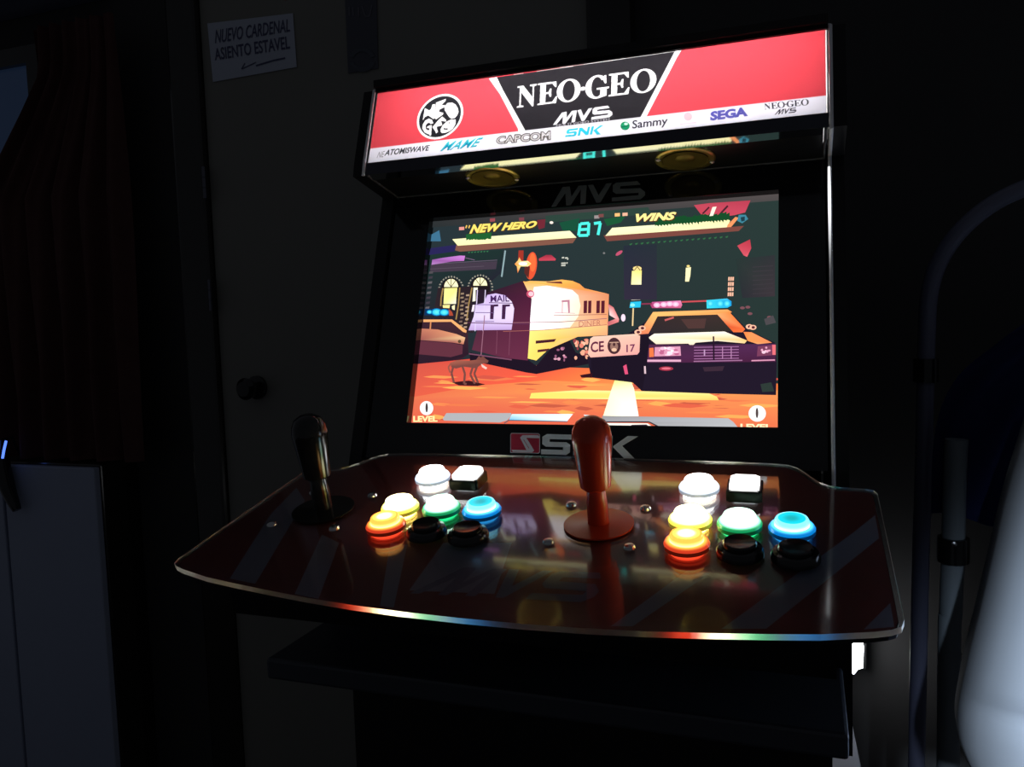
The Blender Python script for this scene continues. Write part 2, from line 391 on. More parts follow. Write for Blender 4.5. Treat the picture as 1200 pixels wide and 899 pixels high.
def curtain():
    bm = bmesh.new(); n, k = 90, 26; g = []
    top, bot = at(90, 24, .655), at(90, 538, .655)
    for j in range(k+1):
        t = j/k; z = top.z+(bot.z-top.z)*t
        pxl = 44 if t < .105 else max(-50, 44-(t-.105)*334)
        xl = at(pxl, 100, .655).x; xr = at(152, 300, .655).x
        g.append([bm.verts.new((xl+(xr-xl)*i/n, .655+.022*math.sin(i/n*38+.5*math.sin(t*3))*(.55+.45*t)+.006*math.sin(i*.9+t*6), z)) for i in range(n+1)])
    for j in range(k):
        for i in range(n): bm.faces.new((g[j][i], g[j][i+1], g[j+1][i+1], g[j+1][i]))
    bmesh.ops.solidify(bm, geom=bm.faces[:], thickness=.003)
    return bm
M['curtain'] = mat('maroon_cloth', (.13, .055, .050), .9, noise=.25, nscale=30, bump=.2)
tag(build('curtain', curtain(), M['curtain'], smooth=True, ang=80), 'dark maroon pleated curtain hanging above the pale cupboard', 'curtain')

# paper sign and poster on the door
def paper(name, corners, y, label, cat, base, draw):
    P_ = [at(x, yy, y) for x, yy in corners]     # TL TR BR BL
    bm = prism(P_, V((0, .0012, 0))); o = build(name, bm, base)
    ar = Art(Plane((0, y-.0008, 0), (1, 0, 0), (0, 0, 1), (0, -1, 0)), 2e-5); ar.owner = o; ar.last = 'lettering'; draw(ar); ar.build(ar.last, M['print'], o)
    return tag(o, label, cat)
M['paper'] = mat('white_paper', (.40, .43, .52), .8)
def sign_draw(a):
    ink = (60, 63, 95)
    a.text('NUEVO CARDENAL', [(252, 35), (339, 22), (340, 37), (252, 51)], ink, bold=.01, shear=.15)
    a.text('ASIENTO ESTAVEL', [(250, 57), (338, 42), (340, 57), (252, 71)], ink, bold=.015, shear=.1)
    a.line([(300, 77), (320, 71), (334, 68)], 2, ink); a.line([(287, 74), (283, 81), (300, 73)], 1.2, ink)
DY = WALL-.0325
paper('paper_sign', [(243, 27.5), (343, 15.5), (347.5, 78.5), (249.5, 96)], DY, 'white handwritten paper sign taped to the dark door', 'sign', M['paper'], sign_draw)
M['poster'] = mat('dark_blue_poster', (.060, .062, .080), .6)
def poster_draw(a):
    g = (88, 88, 98)
    for x in (409, 413.5, 420): a.line([(x, 8), (x+.5, 19)], 1.6, g)
    a.line([(424, 7), (428, 19), (433, 19), (436, 6)], 1.6, g)
    a.build('lettering', M['print'], a.owner); a.__init__(a.pl, 2e-5)
    n = 24
    for i in range(n):
        t0, t1 = 2*math.pi*i/n, 2*math.pi*(i+1)/n
        if i in (0, 23, 11, 12): continue
        a.line([(424.5+13*math.cos(t0), 70+12*math.sin(t0)), (424.5+13*math.cos(t1), 70+12*math.sin(t1))], 5, (70, 74, 84))
    a.last = 'emblem'
paper('poster', [(404, -6), (441, -12), (443, 80), (408, 86)], DY, 'dim poster with a round emblem pinned left of the lit marquee', 'poster', M['poster'], poster_draw)

# pale cupboard at the lower left
M['cup'] = mat('pale_laminate', (.30, .34, .46), .6, noise=.05, nscale=8)
YC = .62
ct = at(110, 546, YC); cl = at(28, 800, YC)
cup = empty('cupboard', (ct.x-.35, .68, FLOOR)); tag(cup, 'pale blue-white cupboard with flat doors standing at the lower left', 'cupboard')
build('body', box((ct.x-.72, YC+.018, FLOOR), (ct.x, WALL-.004, ct.z), .004), M['jamb'], cup)
xg = at(14, 700, YC).x
build('door_panel', box((xg+.004, YC, FLOOR+.05), (ct.x-.002, YC+.0175, ct.z-.006), .003), M['cup'], cup)
build('door_panel', box((ct.x-.718, YC, FLOOR+.05), (xg-.004, YC+.0175, ct.z-.006), .003), M['cup'], cup)
# dark handset with a blue light hanging over the cupboard edge
gp = [at(x, y, YC-.022) for x, y in ((1, 526), (4, 552), (10, 575), (20, 598))]
hs = empty('handset', gp[0]); tag(hs, 'dark handset with a glowing blue strip hanging on the cupboard, far left edge', 'handset')
build('body', tube(catmull(gp, 6), [.008+.010*math.sin(math.pi*min(1, (i+3)/22)) for i in range(19)], 14), M['blackplastic'], hs, smooth=True)
bl = [at(x, y, YC-.030) for x, y in ((7, 517), (4.5, 528), (3, 537))]
build('blue_light', tube(bl, .0028, 8), glow('blue_led', (.1, .2, .8), (.10, .22, 1), 1.6), hs, 'glowing blue strip')
build('hook', tube([gp[0]+V((0, -.004, -.01)), gp[0]+V((0, .0, .02)), gp[0]+V((0, .03, .024)), V((gp[0].x, YC+.03, ct.z+.003))], .003, 8), M['blackplastic'], hs, smooth=True)

# ------------------------------------------------------------------ the arcade cabinet
cab = empty('arcade_cabinet', (0, .15, FLOOR))
tag(cab, 'black two-player arcade cabinet with lit red marquee, game screen and glowing buttons', 'arcade cabinet')
yb = .44
# side panels: one profile, mirrored
yt, zt = H*math.sin(TB), H*math.cos(TB)
def side_profile():
    pr = []
    pr += [BEZ.p(0, -.10, .004), BEZ.p(0, H-.002, .004)]
    pr += [V((0, .043, .3470)), MAR.p(0, 0, .0015), MAR.p(0, .0915, .0015)]
    top = pr[-1]
    pr += [V((0, top.y+.05, top.z+.016)), V((0, yb, top.z-.05)), V((0, yb, -.205)), V((0, -.045, -.205)), V((0, -.045, -.02))]
    return pr
prof = side_profile()
for s in (-1, 1):
    x0 = W*s + (.003*s); out = [V((x0, p.y, p.z)) for p in prof]
    sp = build('side_panel', prism(out, V((.015*s, 0, 0))), M['black'], cab)
    xm = W*s+.0047*s
    pts = [V((xm, p.y, p.z)) for p in (prof[:6] if s > 0 else prof[2:6])]
    build('edge_trim', tube(pts, .0019, 10), M['trim'], sp, 'bright rounded edge strip', smooth=True, ang=60)
# acrylic strip right of the bezel; its downward-fading glow is painted as emission
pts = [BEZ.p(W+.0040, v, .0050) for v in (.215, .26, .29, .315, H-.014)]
build('painted_glow_edge', tube(pts, [.0008, .0013, .0015, .0015, .0013], 10), glow2('glow_painted_acrylic', (.5, .5, .5), (.9, .95, 1), .05, (.95, .97, 1), 1.35, 'v', -.055, .030), cab, 'white acrylic strip right of the bezel with a painted fading glow', smooth=True)
# body below the panel
build('front_panel', box((-W, -.045, -.205), (W, -.03, -.01)), M['black'], cab)
build('pedestal', box((-W-.002, -.035, FLOOR), (W+.002, .42, -.205)), M['black'], cab)
M['ledge'] = mat('grey_blue_ledge', (.030, .034, .045), .45)
build('ledge', box((-.252, -.166, -.146), (.250, -.0455, -.126), .003), M['ledge'], cab, 'dull grey-blue shelf edge')
build('back_panel', box((-W, yb-.012, -.205), (W, yb, .44)), M['black'], cab)

# bezel with window, screen recessed behind it
P_ = [SCR.uv(*q) for q in ((508, 262), (911, 230), (911, 503), (485, 496.5))]
su0, su1, sv0, sv1 = -.1928, .1950, .0762, .3189
def bezel():
    bm = bmesh.new(); e = .0012
    o0, o1, v0, v1 = su0-e, su1+e, sv0-e, sv1+.0015
    lay = []
    for hh in (0, -.0125):
        lay.append([[bm.verts.new(BEZ.p(x, y, hh)) for x, y in r] for r in (((-W, .035), (W, .035), (W, H), (-W, H)), ((o0, v0), (o1, v0), (o1, v1), (o0, v1)))])
    for hh in (0, 1):
        for i in range(4):
            j = (i+1) % 4; bm.faces.new((lay[hh][0][i], lay[hh][0][j], lay[hh][1][j], lay[hh][1][i]))
    for k in (0, 1):
        for i in range(4):
            j = (i+1) % 4; bm.faces.new((lay[0][k][i], lay[0][k][j], lay[1][k][j], lay[1][k][i]))
    return bm
bz = build('bezel_panel', bezel(), M['gloss'], cab, 'gloss black bezel with printed logos')
logo = Art(BEZ.up(.00025), 1e-5)
logo.zone(640, 200, 9.23)
logo.glyphs([(55, 187), (1070, 106), (1070, 314), (55, 395)], MVS, (128, 132, 132))
logo.build('top_lettering', M['logo'], bz, 'grey lettering above the screen')
logo = Art(BEZ.up(.00025), 1e-5)
logo.zone(560, 480, 5)
logo.poly([(197, 137), (355, 139), (364, 148), (364, 250), (356, 258), (190, 254), (190, 146)], (205, 205, 215))
logo.poly([(199, 141), (354, 143), (360, 150), (360, 247), (354, 254), (194, 250), (194, 148)], (190, 50, 76))
logo.poly([(262, 150), (352, 150), (360, 158), (360, 168), (285, 166), (330, 240), (318, 252), (205, 248), (197, 236), (285, 238), (247, 165)], (225, 225, 235))
logo.line([(268, 176), (300, 228)], 3, (190, 50, 76)); logo.line([(205, 228), (275, 230)], 4, (190, 50, 76)); logo.line([(285, 172), (356, 176)], 4, (190, 50, 76))
logo.build('emblem', M['logo'], bz, 'red square emblem with a white zigzag')
logo = Art(BEZ.up(.00025), 1e-5); logo.zone(560, 480, 5)
logo.glyphs([(372, 143), (940, 157), (932, 280), (370, 262)], SNK, (236, 242, 246))
logo.build('bottom_lettering', M['logo'], bz, 'white bold lettering below the screen')

# ---- the game picture
S = Art(SCR, 6e-6)
ex0, ex1, ey0, ey1 = su0-.006, su1+.006, sv0-.004, sv1+.004
S.uvpoly([(ex0, ey1), (ex1, ey1), (ex1, ey0), (ex0, ey0)], [(38, 50, 55), (40, 56, 53), (36, 50, 48), (36, 40, 50)])
# far buildings
S.zone(480, 250, 6.421)
S.poly([(120, 300), (700, 275), (720, 420), (560, 560), (480, 899), (60, 899)], [(30, 50, 48), (30, 48, 46), (34, 38, 48), (36, 30, 40), (44, 34, 40), (36, 34, 46)])
S.poly([(160, 385), (660, 360), (650, 420), (155, 445)], (66, 56, 70)); S.line([(165, 382), (660, 352)], 6, (92, 80, 98)); S.line([(155, 420), (560, 398)], 5, (84, 74, 88))
S.line([(720, 280), (693, 478)], 12, (140, 165, 170))
S.poly([(170, 350), (250, 335), (380, 318), (418, 320), (410, 358), (330, 362), (165, 388)], [(150, 90, 165), (170, 110, 190), (190, 120, 200), (205, 130, 215), (190, 110, 195), (150, 85, 160), (180, 130, 195)])
S.line([(420, 335), (490, 352)], 5, (120, 95, 125))
def arch(cx, cy_, r, glass):
    for i in range(15):
        t = math.pi*(1.02-i/14*1.06); S.ell(cx+r*1.72*math.cos(t), cy_+20-r*1.85*math.sin(t), 8, 6, (150, 145, 132), 6, a=t)
    S.ell(cx, cy_+18, r*1.42, r*1.62, (30, 22, 28), 22)
    pts = [(cx+r*math.cos(math.pi*i/14), cy_-r*1.15*math.sin(math.pi*i/14)) for i in range(15)]
    S.poly(pts, (255, 250, 200))
    for a_ in (.9, 1.57, 2.25): S.line([(cx, cy_), (cx+r*math.cos(a_), cy_-r*1.15*math.sin(a_))], 5, (70, 50, 40))
arch(313, 555, 53, 0); arch(532, 545, 53, 0)
S.poly([(215, 560), (250, 560), (250, 790), (190, 700)], (44, 34, 40)); S.poly([(372, 560), (480, 545), (455, 870), (352, 840)], (42, 32, 38))
for pts in ([(252, 565), (238, 640), (235, 700)], [(378, 560), (368, 690), (350, 800)], [(470, 560), (445, 690), (430, 810)]): S.line(pts, 10, (158, 128, 76))
S.poly([(262, 565), (360, 562), (352, 640), (350, 682), (256, 684)], [(255, 245, 150), (255, 240, 140), (255, 250, 190), (255, 252, 225), (255, 240, 150)])
S.poly([(250, 692), (305, 690), (300, 715), (252, 712)], (255, 235, 150)); S.poly([(318, 700), (342, 690), (340, 730), (322, 722)], (255, 245, 190))
S.poly([(482, 560), (514, 560), (500, 660), (474, 665)], (255, 252, 225)); S.poly([(476, 690), (492, 690), (484, 740), (466, 742)], (250, 230, 250))
for i in range(9):
    for j in range(2):
        x, y = 390+j*34-i*1.5+random.uniform(-6, 6), 600+i*30+j*12; S.poly([(x, y), (x+24, y-2), (x+22, y+12), (x-2, y+13)], random.choice([(150, 128, 105), (175, 148, 125), (120, 98, 88)]))
for i in range(8):
    y = 440+i*38; S.poly([(150-i*4, y), (180-i*4, y-4), (176-i*4, y+14), (146-i*4, y+16)], random.choice([(78, 74, 80), (96, 92, 96), (62, 56, 66)]))
# parked car on the left under the blue beacon
S.poly([(118, 718), (300, 722), (296, 772), (112, 768)], (14, 50, 92))
for x, y, rx, ry in ((152, 744, 18, 12), (205, 745, 32, 22), (262, 747, 30, 20)): S.ell(x, y, rx*1.3, ry*1.3, (20, 120, 190), 16); S.ell(x, y, rx, ry, (110, 240, 250), 16, rim=(40, 200, 230))
S.poly([(296, 720), (322, 745), (330, 772), (298, 772)], (170, 72, 52))
S.zone(480, 360, 5.99)
S.poly([(95, 84), (300, 84), (410, 178), (415, 330), (290, 420), (20, 460), (60, 200)], [(60, 36, 48), (70, 40, 50), (60, 36, 44), (44, 26, 40), (70, 36, 44), (40, 26, 40), (50, 32, 44)])
S.poly([(98, 88), (300, 88), (402, 165), (398, 182), (375, 174), (292, 104), (98, 106)], (240, 172, 110)); S.line([(150, 104), (146, 160)], 9, (216, 140, 92))
S.poly([(60, 150), (200, 158), (330, 190), (392, 215), (380, 262), (300, 250), (70, 232)], [(190, 118, 96), (205, 130, 100), (220, 150, 112), (235, 190, 140), (200, 120, 96), (160, 86, 84), (150, 84, 80)])
S.poly([(64, 236), (300, 254), (375, 268), (372, 330), (290, 352), (44, 330)], (96, 48, 62)); S.ell(352, 242, 12, 12, (90, 70, 50), 12)
# road
S.zone(0, 0, 1)
S.poly([(478, 428), (560, 420), (640, 430), (700, 432), (780, 446), (918, 450), (918, 512), (474, 508)], [(205, 84, 70), (222, 74, 60), (236, 88, 66), (240, 118, 66), (250, 150, 80), (240, 120, 60), (235, 110, 62), (236, 104, 70)])
S.poly([(470, 468), (560, 452), (640, 446), (760, 452), (918, 458), (918, 512), (700, 512), (474, 510)], [(226, 110, 78), (232, 122, 76), (240, 140, 78), (246, 156, 84), (244, 150, 84), (228, 104, 74), (240, 130, 80), (224, 92, 74)])
for i in range(80):
    x, y = random.uniform(486, 880), random.uniform(440, 494); l = random.uniform(14, 60); hh = random.uniform(.8, 3.4)
    S.poly([(x, y), (x+l*.3, y-hh*.8), (x+l*.7, y-hh*.4), (x+l, y+hh*.2), (x+l*.6, y+hh), (x+l*.2, y+hh*.6)], random.choice([(248, 168, 88), (222, 96, 70), (250, 178, 92), (206, 84, 68), (246, 150, 84), (232, 120, 76), (196, 90, 66), (242, 136, 80)]))
S.zone(680, 360, 4.732)
S.poly([(-270, 478), (0, 462), (700, 474), (758, 498), (770, 518), (0, 510), (-280, 508)], [(255, 226, 110), (255, 245, 160), (255, 236, 150), (255, 220, 120), (255, 200, 100), (255, 244, 160), (255, 226, 110)])
S.poly([(195, 398), (278, 400), (300, 455), (325, 606), (128, 606), (170, 470)], [(255, 236, 120), (255, 246, 150), (264, 260, 215), (275, 272, 258), (264, 258, 215), (264, 258, 215)])
# van
S.zone(590, 320, 6.419)
S.poly([(-60, 640), (165, 640), (250, 700), (380, 545), (500, 510), (545, 600), (665, 650), (640, 686), (250, 762), (170, 750), (-250, 660), (-250, 600)], (30, 20, 34))
S.poly([(150, 62), (-120, 150), (-235, 580), (0, 640), (185, 660), (215, 200), (225, 110)], [(60, 30, 48), (48, 28, 46), (92, 44, 64), (96, 40, 66), (104, 44, 70), (78, 30, 56), (72, 32, 50)])
S.poly([(150, 65), (330, 92), (600, 118), (795, 162), (785, 470), (560, 482), (190, 642), (200, 430), (215, 200)], [(255, 180, 90), (255, 196, 120), (240, 150, 96), (226, 140, 96), (240, 170, 120), (250, 190, 110), (255, 216, 110), (255, 230, 170), (255, 226, 190)])
S.poly([(185, 645), (200, 438), (500, 418), (780, 395), (778, 464), (560, 480), (430, 500), (380, 540), (250, 660)], [(255, 226, 110), (255, 236, 130), (255, 216, 130), (250, 190, 130), (240, 168, 120), (250, 190, 110), (250, 200, 100), (255, 210, 96), (255, 220, 110)])
S.poly([(232, 108), (330, 98), (520, 130), (565, 170), (582, 250), (565, 330), (500, 415), (200, 438), (205, 330), (215, 200)], [(275, 262, 266), (280, 272, 276), (270, 256, 250), (262, 244, 226), (258, 236, 208), (258, 238, 212), (266, 250, 224), (275, 262, 262), (285, 276, 284), (280, 270, 276)])
S.poly([(200, 62), (340, 66), (440, 52), (520, 62), (575, 85), (612, 118), (790, 160), (600, 132), (380, 96), (150, 72)], [(255, 190, 96), (255, 196, 110), (255, 176, 80), (255, 180, 86), (250, 160, 80), (240, 150, 80), (250, 170, 110), (246, 150, 76), (255, 180, 80), (255, 184, 90)])
S.poly([(320, 70), (440, 66), (446, 84), (330, 76)], (110, 52, 50))
for x0, x1 in ((606, 632), (640, 664), (702, 728), (738, 764)): S.poly([(x0, 212), (x1, 210), (x1-2, 304), (x0-2, 306)], (88, 30, 44))
S.poly([(440, 208), (500, 204), (502, 300), (490, 306), (484, 220), (440, 222)], (190, 130, 150)); S.line([(446, 220), (444, 305)], 6, (200, 150, 170)); S.line([(388, 300), (540, 306)], 4, (200, 150, 170))
S.line([(380, 322), (780, 314)], 4, (150, 86, 80)); S.line([(-60, 378), (420, 372), (780, 345)], 5, (150, 96, 110)); S.line([(0, 442), (300, 432), (780, 392)], 4, (170, 100, 90))
S.text('DINER', [(570, 366), (735, 356), (735, 398), (570, 408)], (186, 116, 96))
S.ell(205, 160, 30, 28, (200, 80, 110), 16); S.ell(210, 160, 20, 18, (255, 200, 210), 14)
S.poly([(245, 512), (400, 498), (385, 520), (245, 534)], (70, 30, 42)); S.poly([(260, 580), (350, 570), (330, 590), (258, 600)], (84, 36, 44))
for i in range(9): S.ell(430+random.uniform(-38, 38), 610+random.uniform(-50, 50), random.uniform(6, 15), random.uniform(6, 14), random.choice([(150, 90, 120), (220, 160, 180), (190, 120, 150)]), 8)
for i in range(18): S.ell(585+random.uniform(-50, 50), 565+random.uniform(-70, 80), random.uniform(8, 20), random.uniform(8, 20), random.choice([(226, 130, 110), (240, 170, 140), (150, 64, 70), (250, 190, 160)]), 8)
S.poly([(790, 235), (830, 262), (872, 350), (868, 372), (790, 400), (784, 372), (845, 348), (800, 320)], [(200, 90, 100), (220, 120, 120), (240, 150, 150), (230, 130, 130), (200, 110, 110), (190, 90, 100), (235, 150, 150), (250, 220, 220)])
S.ell(903, 340, 17, 28, (250, 220, 240), 14)
# lit van rear
S.zone(480, 250, 6.421)
S.poly([(588, 618), (650, 606), (720, 620), (772, 668), (790, 720), (782, 800), (770, 880), (446, 884), (486, 780), (500, 690), (560, 680)], [(206, 180, 240), (220, 196, 250), (214, 190, 245), (236, 220, 250), (232, 214, 250), (230, 210, 250), (190, 160, 215), (190, 160, 215), (225, 210, 250), (210, 190, 240), (214, 190, 245)])
S.poly([(500, 580), (565, 575), (560, 680), (500, 685)], (40, 28, 44))
S.text('MAIL', [(612, 622), (752, 618), (755, 668), (612, 672)], (70, 36, 90), bold=.02)
for x in (612, 700): S.poly([(x, 690), (x+60, 688), (x+58, 704), (x+28, 706), (x+22, 800), (x-4, 800)], (66, 36, 70))
for x in (500, 560): S.line([(x+14, 580), (x-4, 890)], 7, (220, 205, 240))
for y in (690, 750, 815): S.line([(498, y), (640, y+2)], 5, (110, 84, 130))
S.line([(440, 826), (900, 838)], 6, (90, 44, 78)); S.line([(600, 676), (780, 680)], 6, (80, 44, 84))
S.zone(480, 360, 5.99)
S.line([(420, 330), (720, 372)], 9, (120, 72, 96)); S.line([(618, 168), (612, 330)], 4, (124, 70, 92)); S.line([(708, 168), (700, 340)], 4, (124, 70, 92)); S.line([(530, 60), (505, 340)], 6, (150, 100, 120))
# small grey dog crossing behind (stage dressing)
S.poly([(300, 530), (420, 518), (535, 545), (480, 556), (350, 552)], (58, 24, 30))
dog = (118, 70, 64)
S.poly([(290, 392), (340, 374), (430, 378), (470, 372), (490, 345), (503, 356), (520, 346), (536, 364), (558, 378), (552, 394), (520, 398), (498, 412), (470, 432), (440, 428), (380, 420), (330, 434), (296, 424)], [(160, 90, 74)]*3+[dog]*14)
for pts in ([(476, 420), (458, 470), (484, 534)], [(448, 420), (430, 476), (462, 540)], [(312, 415), (298, 466), (316, 534)], [(372, 410), (392, 470), (386, 540), (404, 542)]): S.line(pts, 15, dog)
S.line([(296, 396), (276, 424), (288, 462)], 11, (150, 84, 70)); S.poly([(505, 400), (548, 428), (540, 440), (512, 424)], (240, 200, 190))
# police car front
S.zone(690, 220, 4.996)
S.poly([(246, 672), (308, 668), (304, 704), (240, 706)], (40, 190, 230)); S.ell(258, 690, 14, 10, (140, 240, 250), 10); S.poly([(250, 662), (262, 640), (296, 640), (304, 660)], (210, 205, 190)); S.line([(262, 708), (258, 812)], 8, (235, 205, 150))
S.poly([(372, 672), (540, 664), (548, 690), (540, 708), (372, 708), (362, 690)], [(190, 80, 140), (230, 140, 190), (220, 120, 160), (200, 90, 130), (180, 70, 120), (170, 60, 110)])
for x in (400, 440, 475, 510): S.ell(x, 687+random.uniform(-4, 4), 20, 15, (255, 235, 245), 12, rim=(240, 160, 205))
S.line([(310, 684), (372, 682)], 8, (140, 50, 80)); S.line([(545, 672), (692, 666)], 9, (200, 76, 84))
S.poly([(690, 662), (810, 652), (836, 668), (836, 694), (812, 706), (692, 710)], [(60, 220, 240), (70, 200, 240), (30, 150, 215), (30, 160, 225), (40, 190, 235), (60, 225, 240)])
for x in (712, 770, 810): S.ell(x, 682, 18, 18, (120, 245, 252), 12, rim=(40, 190, 235))
S.zone(680, 360, 4.732)
S.poly([(300, 130), (415, 45), (830, 28), (930, 130), (1080, 200), (1090, 310), (1086, 490), (745, 482), (350, 468), (290, 420), (62, 392), (40, 280)], (32, 24, 40))
S.poly([(418, 52), (815, 42), (884, 136), (390, 148)], [(52, 42, 42), (60, 46, 44), (48, 44, 40), (46, 40, 44)]); S.poly([(560, 70), (700, 66), (690, 120), (600, 122)], (78, 54, 52)); S.line([(470, 76), (520, 60)], 10, (200, 96, 96))
S.poly([(405, 30), (818, 16), (842, 30), (820, 42), (430, 54), (380, 150), (322, 155)], [(255, 190, 110), (255, 170, 100), (250, 150, 80), (255, 180, 100), (255, 190, 110), (230, 130, 90), (226, 120, 90)])
S.poly([(760, 42), (826, 28), (915, 125), (900, 142), (850, 142), (820, 110)], [(255, 170, 110), (250, 140, 70), (236, 110, 60), (246, 130, 70), (240, 110, 56), (220, 90, 50)])
S.poly([(378, 172), (412, 150), (800, 138), (926, 188), (912, 204), (760, 190), (640, 200), (620, 222), (600, 205), (422, 208)], [(258, 246, 220), (264, 254, 236), (264, 256, 240), (250, 200, 120), (250, 210, 150), (255, 240, 214), (255, 236, 206), (250, 220, 190), (255, 236, 206), (250, 226, 196)])
S.poly([(905, 140), (950, 142), (1064, 200), (985, 208), (930, 190)], [(246, 130, 70), (250, 150, 90), (240, 140, 90), (250, 170, 110), (250, 150, 80)])
S.poly([(384, 210), (600, 212), (1082, 206), (1084, 306), (368, 312)], [(84, 40, 72), (70, 40, 70), (80, 40, 80), (70, 30, 60), (76, 36, 70)])
S.poly([(415, 225), (556, 220), (560, 272), (412, 276)], (220, 150, 180))
for i in range(16): S.ell(random.uniform(425, 545), random.uniform(230, 268), random.uniform(8, 18), random.uniform(5, 10), random.choice([(255, 220, 235), (250, 190, 215), (190, 100, 140), (255, 240, 246)]), 8)
S.poly([(384, 230), (408, 228), (410, 278), (384, 280)], (240, 120, 70))
for k in range(5): S.line([(632, 226+k*16), (880, 222+k*16)], 3.5, (176, 118, 170))
for x in (742, 790, 838): S.line([(x, 222), (x, 290)], 4, (190, 136, 180))
S.line([(690, 238), (690, 272)], 7, (190, 150, 190)); S.line([(740, 165), (742, 300)], 9, (40, 22, 40))
S.poly([(985, 220), (1062, 214), (1064, 270), (980, 276)], (120, 60, 90))
for i in range(9): S.ell(random.uniform(1005, 1050), random.uniform(228, 258), random.uniform(6, 12), random.uniform(5, 9), random.choice([(250, 200, 220), (230, 160, 190)]), 8)
S.poly([(1064, 212), (1084, 212), (1084, 268), (1066, 268)], (230, 110, 120))
S.line([(370, 300), (560, 300)], 12, (226, 170, 196)); S.line([(630, 304), (900, 298)], 6, (160, 110, 150)); S.line([(950, 300), (1080, 296)], 7, (220, 150, 180))
S.ell(478, 344, 40, 12, (160, 50, 70), 16); S.ell(478, 343, 26, 6, (226, 110, 130), 14); S.poly([(680, 336), (800, 330), (790, 356), (690, 360)], (58, 40, 54))
S.poly([(62, 288), (332, 268), (342, 160), (384, 170), (372, 320), (345, 470), (282, 408), (66, 392)], (28, 20, 34))
S.poly([(0, 380), (70, 368), (68, 394), (10, 394)], (52, 20, 30)); S.line([(360, 330), (362, 372)], 10, (220, 190, 200)); S.poly([(240, 330), (258, 320), (268, 374), (250, 376)], (220, 80, 120))
S.poly([(58, 178), (75, 166), (310, 152), (334, 162), (330, 252), (318, 266), (60, 282), (44, 262)], [(250, 200, 180), (250, 205, 185), (255, 214, 190), (245, 190, 170), (240, 170, 160), (238, 160, 160), (245, 180, 165), (248, 190, 170)])
S.text('CE', [(60, 196), (134, 190), (134, 248), (60, 256)], (96, 40, 66), bold=.025); S.text('17', [(258, 212), (306, 208), (306, 250), (258, 254)], (110, 46, 84), bold=.02)
S.ell(190, 218, 37, 46, (74, 44, 50), 18); S.ell(190, 222, 22, 26, (150, 112, 100), 14); S.ell(190, 240, 15, 10, (235, 190, 160), 10); S.line([(164, 200), (216, 198)], 6, (190, 150, 130)); S.ell(190, 210, 7, 10, (70, 40, 46), 8)
for x, y in ((345, 120), (322, 142), (938, 112), (958, 116)): S.ell(x, y, 20, 14, (250, 190, 160), 12); S.ell(x+2, y, 10, 8, (90, 40, 50), 10)
for x, y in ((900, 8), (930, 4), (942, 40), (1050, 60)): S.ell(x, y, 14, 8, (120, 76, 84), 10)
S.poly([(1020, 70), (1070, 50), (1086, 90), (1030, 104)], (74, 70, 74))
S.poly([(1000, 430), (1060, 420), (1076, 470), (1010, 474)], (44, 56, 52))
# sky windows and lamp
S.zone(690, 220, 4.996)
S.poly([(205, 345), (400, 335), (400, 660), (210, 660)], [(38, 44, 56), (38, 46, 54), (46, 42, 58), (48, 42, 60)]); S.poly([(860, 420), (1090, 400), (1090, 640), (900, 650)], [(38, 52, 50), (46, 48, 52), (58, 50, 56), (42, 44, 50)])
for k in range(7): S.line([(960, 470+k*26), (1080, 462+k*26)], 4, (58, 54, 60))
S.poly([(255, 492), (312, 488), (310, 572), (250, 572)], [(255, 240, 140), (255, 236, 120), (255, 250, 200), (255, 246, 180)]); S.ell(286, 478, 26, 14, (250, 220, 140), 12); S.line([(270, 488), (286, 466), (302, 488)], 4, (80, 60, 40))
S.poly([(570, 474), (600, 470), (596, 520), (588, 554), (566, 554)], (255, 246, 190)); S.ell(584, 464, 10, 7, (236, 214, 130), 8)
for i in range(4):
    for j in range(3): S.poly([(818+j*12-i, 528+i*30), (827+j*12-i, 527+i*30), (826+j*12-i, 549+i*30), (817+j*12-i, 550+i*30)], (250, 190, 160))
S.poly([(870, 345), (945, 308), (952, 360), (928, 410), (908, 402)], [(200, 70, 86), (180, 56, 70), (196, 66, 84), (232, 96, 110), (210, 84, 100)])
S.ell(180, 388, 24, 10, (190, 80, 110), 10, a=-.6); S.ell(92, 388, 7, 6, (120, 120, 120), 8)
S.zone(600, 240, 6.421)
S.ell(150, 465, 42, 104, (226, 84, 52), 22, a=.12); S.ell(160, 440, 24, 70, (240, 110, 60), 16); S.poly([(55, 350), (92, 350), (90, 440), (50, 440)], (160, 52, 40)); S.poly([(100, 470), (140, 470), (130, 560), (98, 520)], (90, 40, 36))
S.poly([(25, 452), (50, 425), (60, 400), (75, 430), (125, 428), (150, 450), (125, 470), (70, 470), (48, 520), (42, 470)], [(255, 150, 70), (255, 200, 110), (255, 140, 70), (255, 230, 150), (255, 244, 190), (255, 220, 120), (255, 244, 190), (255, 230, 150), (240, 110, 60), (255, 190, 100)])
S.ell(88, 450, 34, 14, (255, 255, 235), 14)
S.poly([(206, 412), (262, 384), (300, 384), (335, 414), (330, 426), (208, 428)], [(190, 60, 76), (150, 46, 66), (150, 46, 66), (196, 66, 86), (200, 70, 88), (196, 66, 86)])
for k, (x, y, ww) in enumerate(((380, 400, 18), (404, 402, 20), (420, 410, 10), (376, 442, 34), (376, 458, 32), (414, 440, 10))): S.poly([(x, y), (x+ww, y-2), (x+ww-2, y+10), (x-2, y+10)], (196, 198, 186))
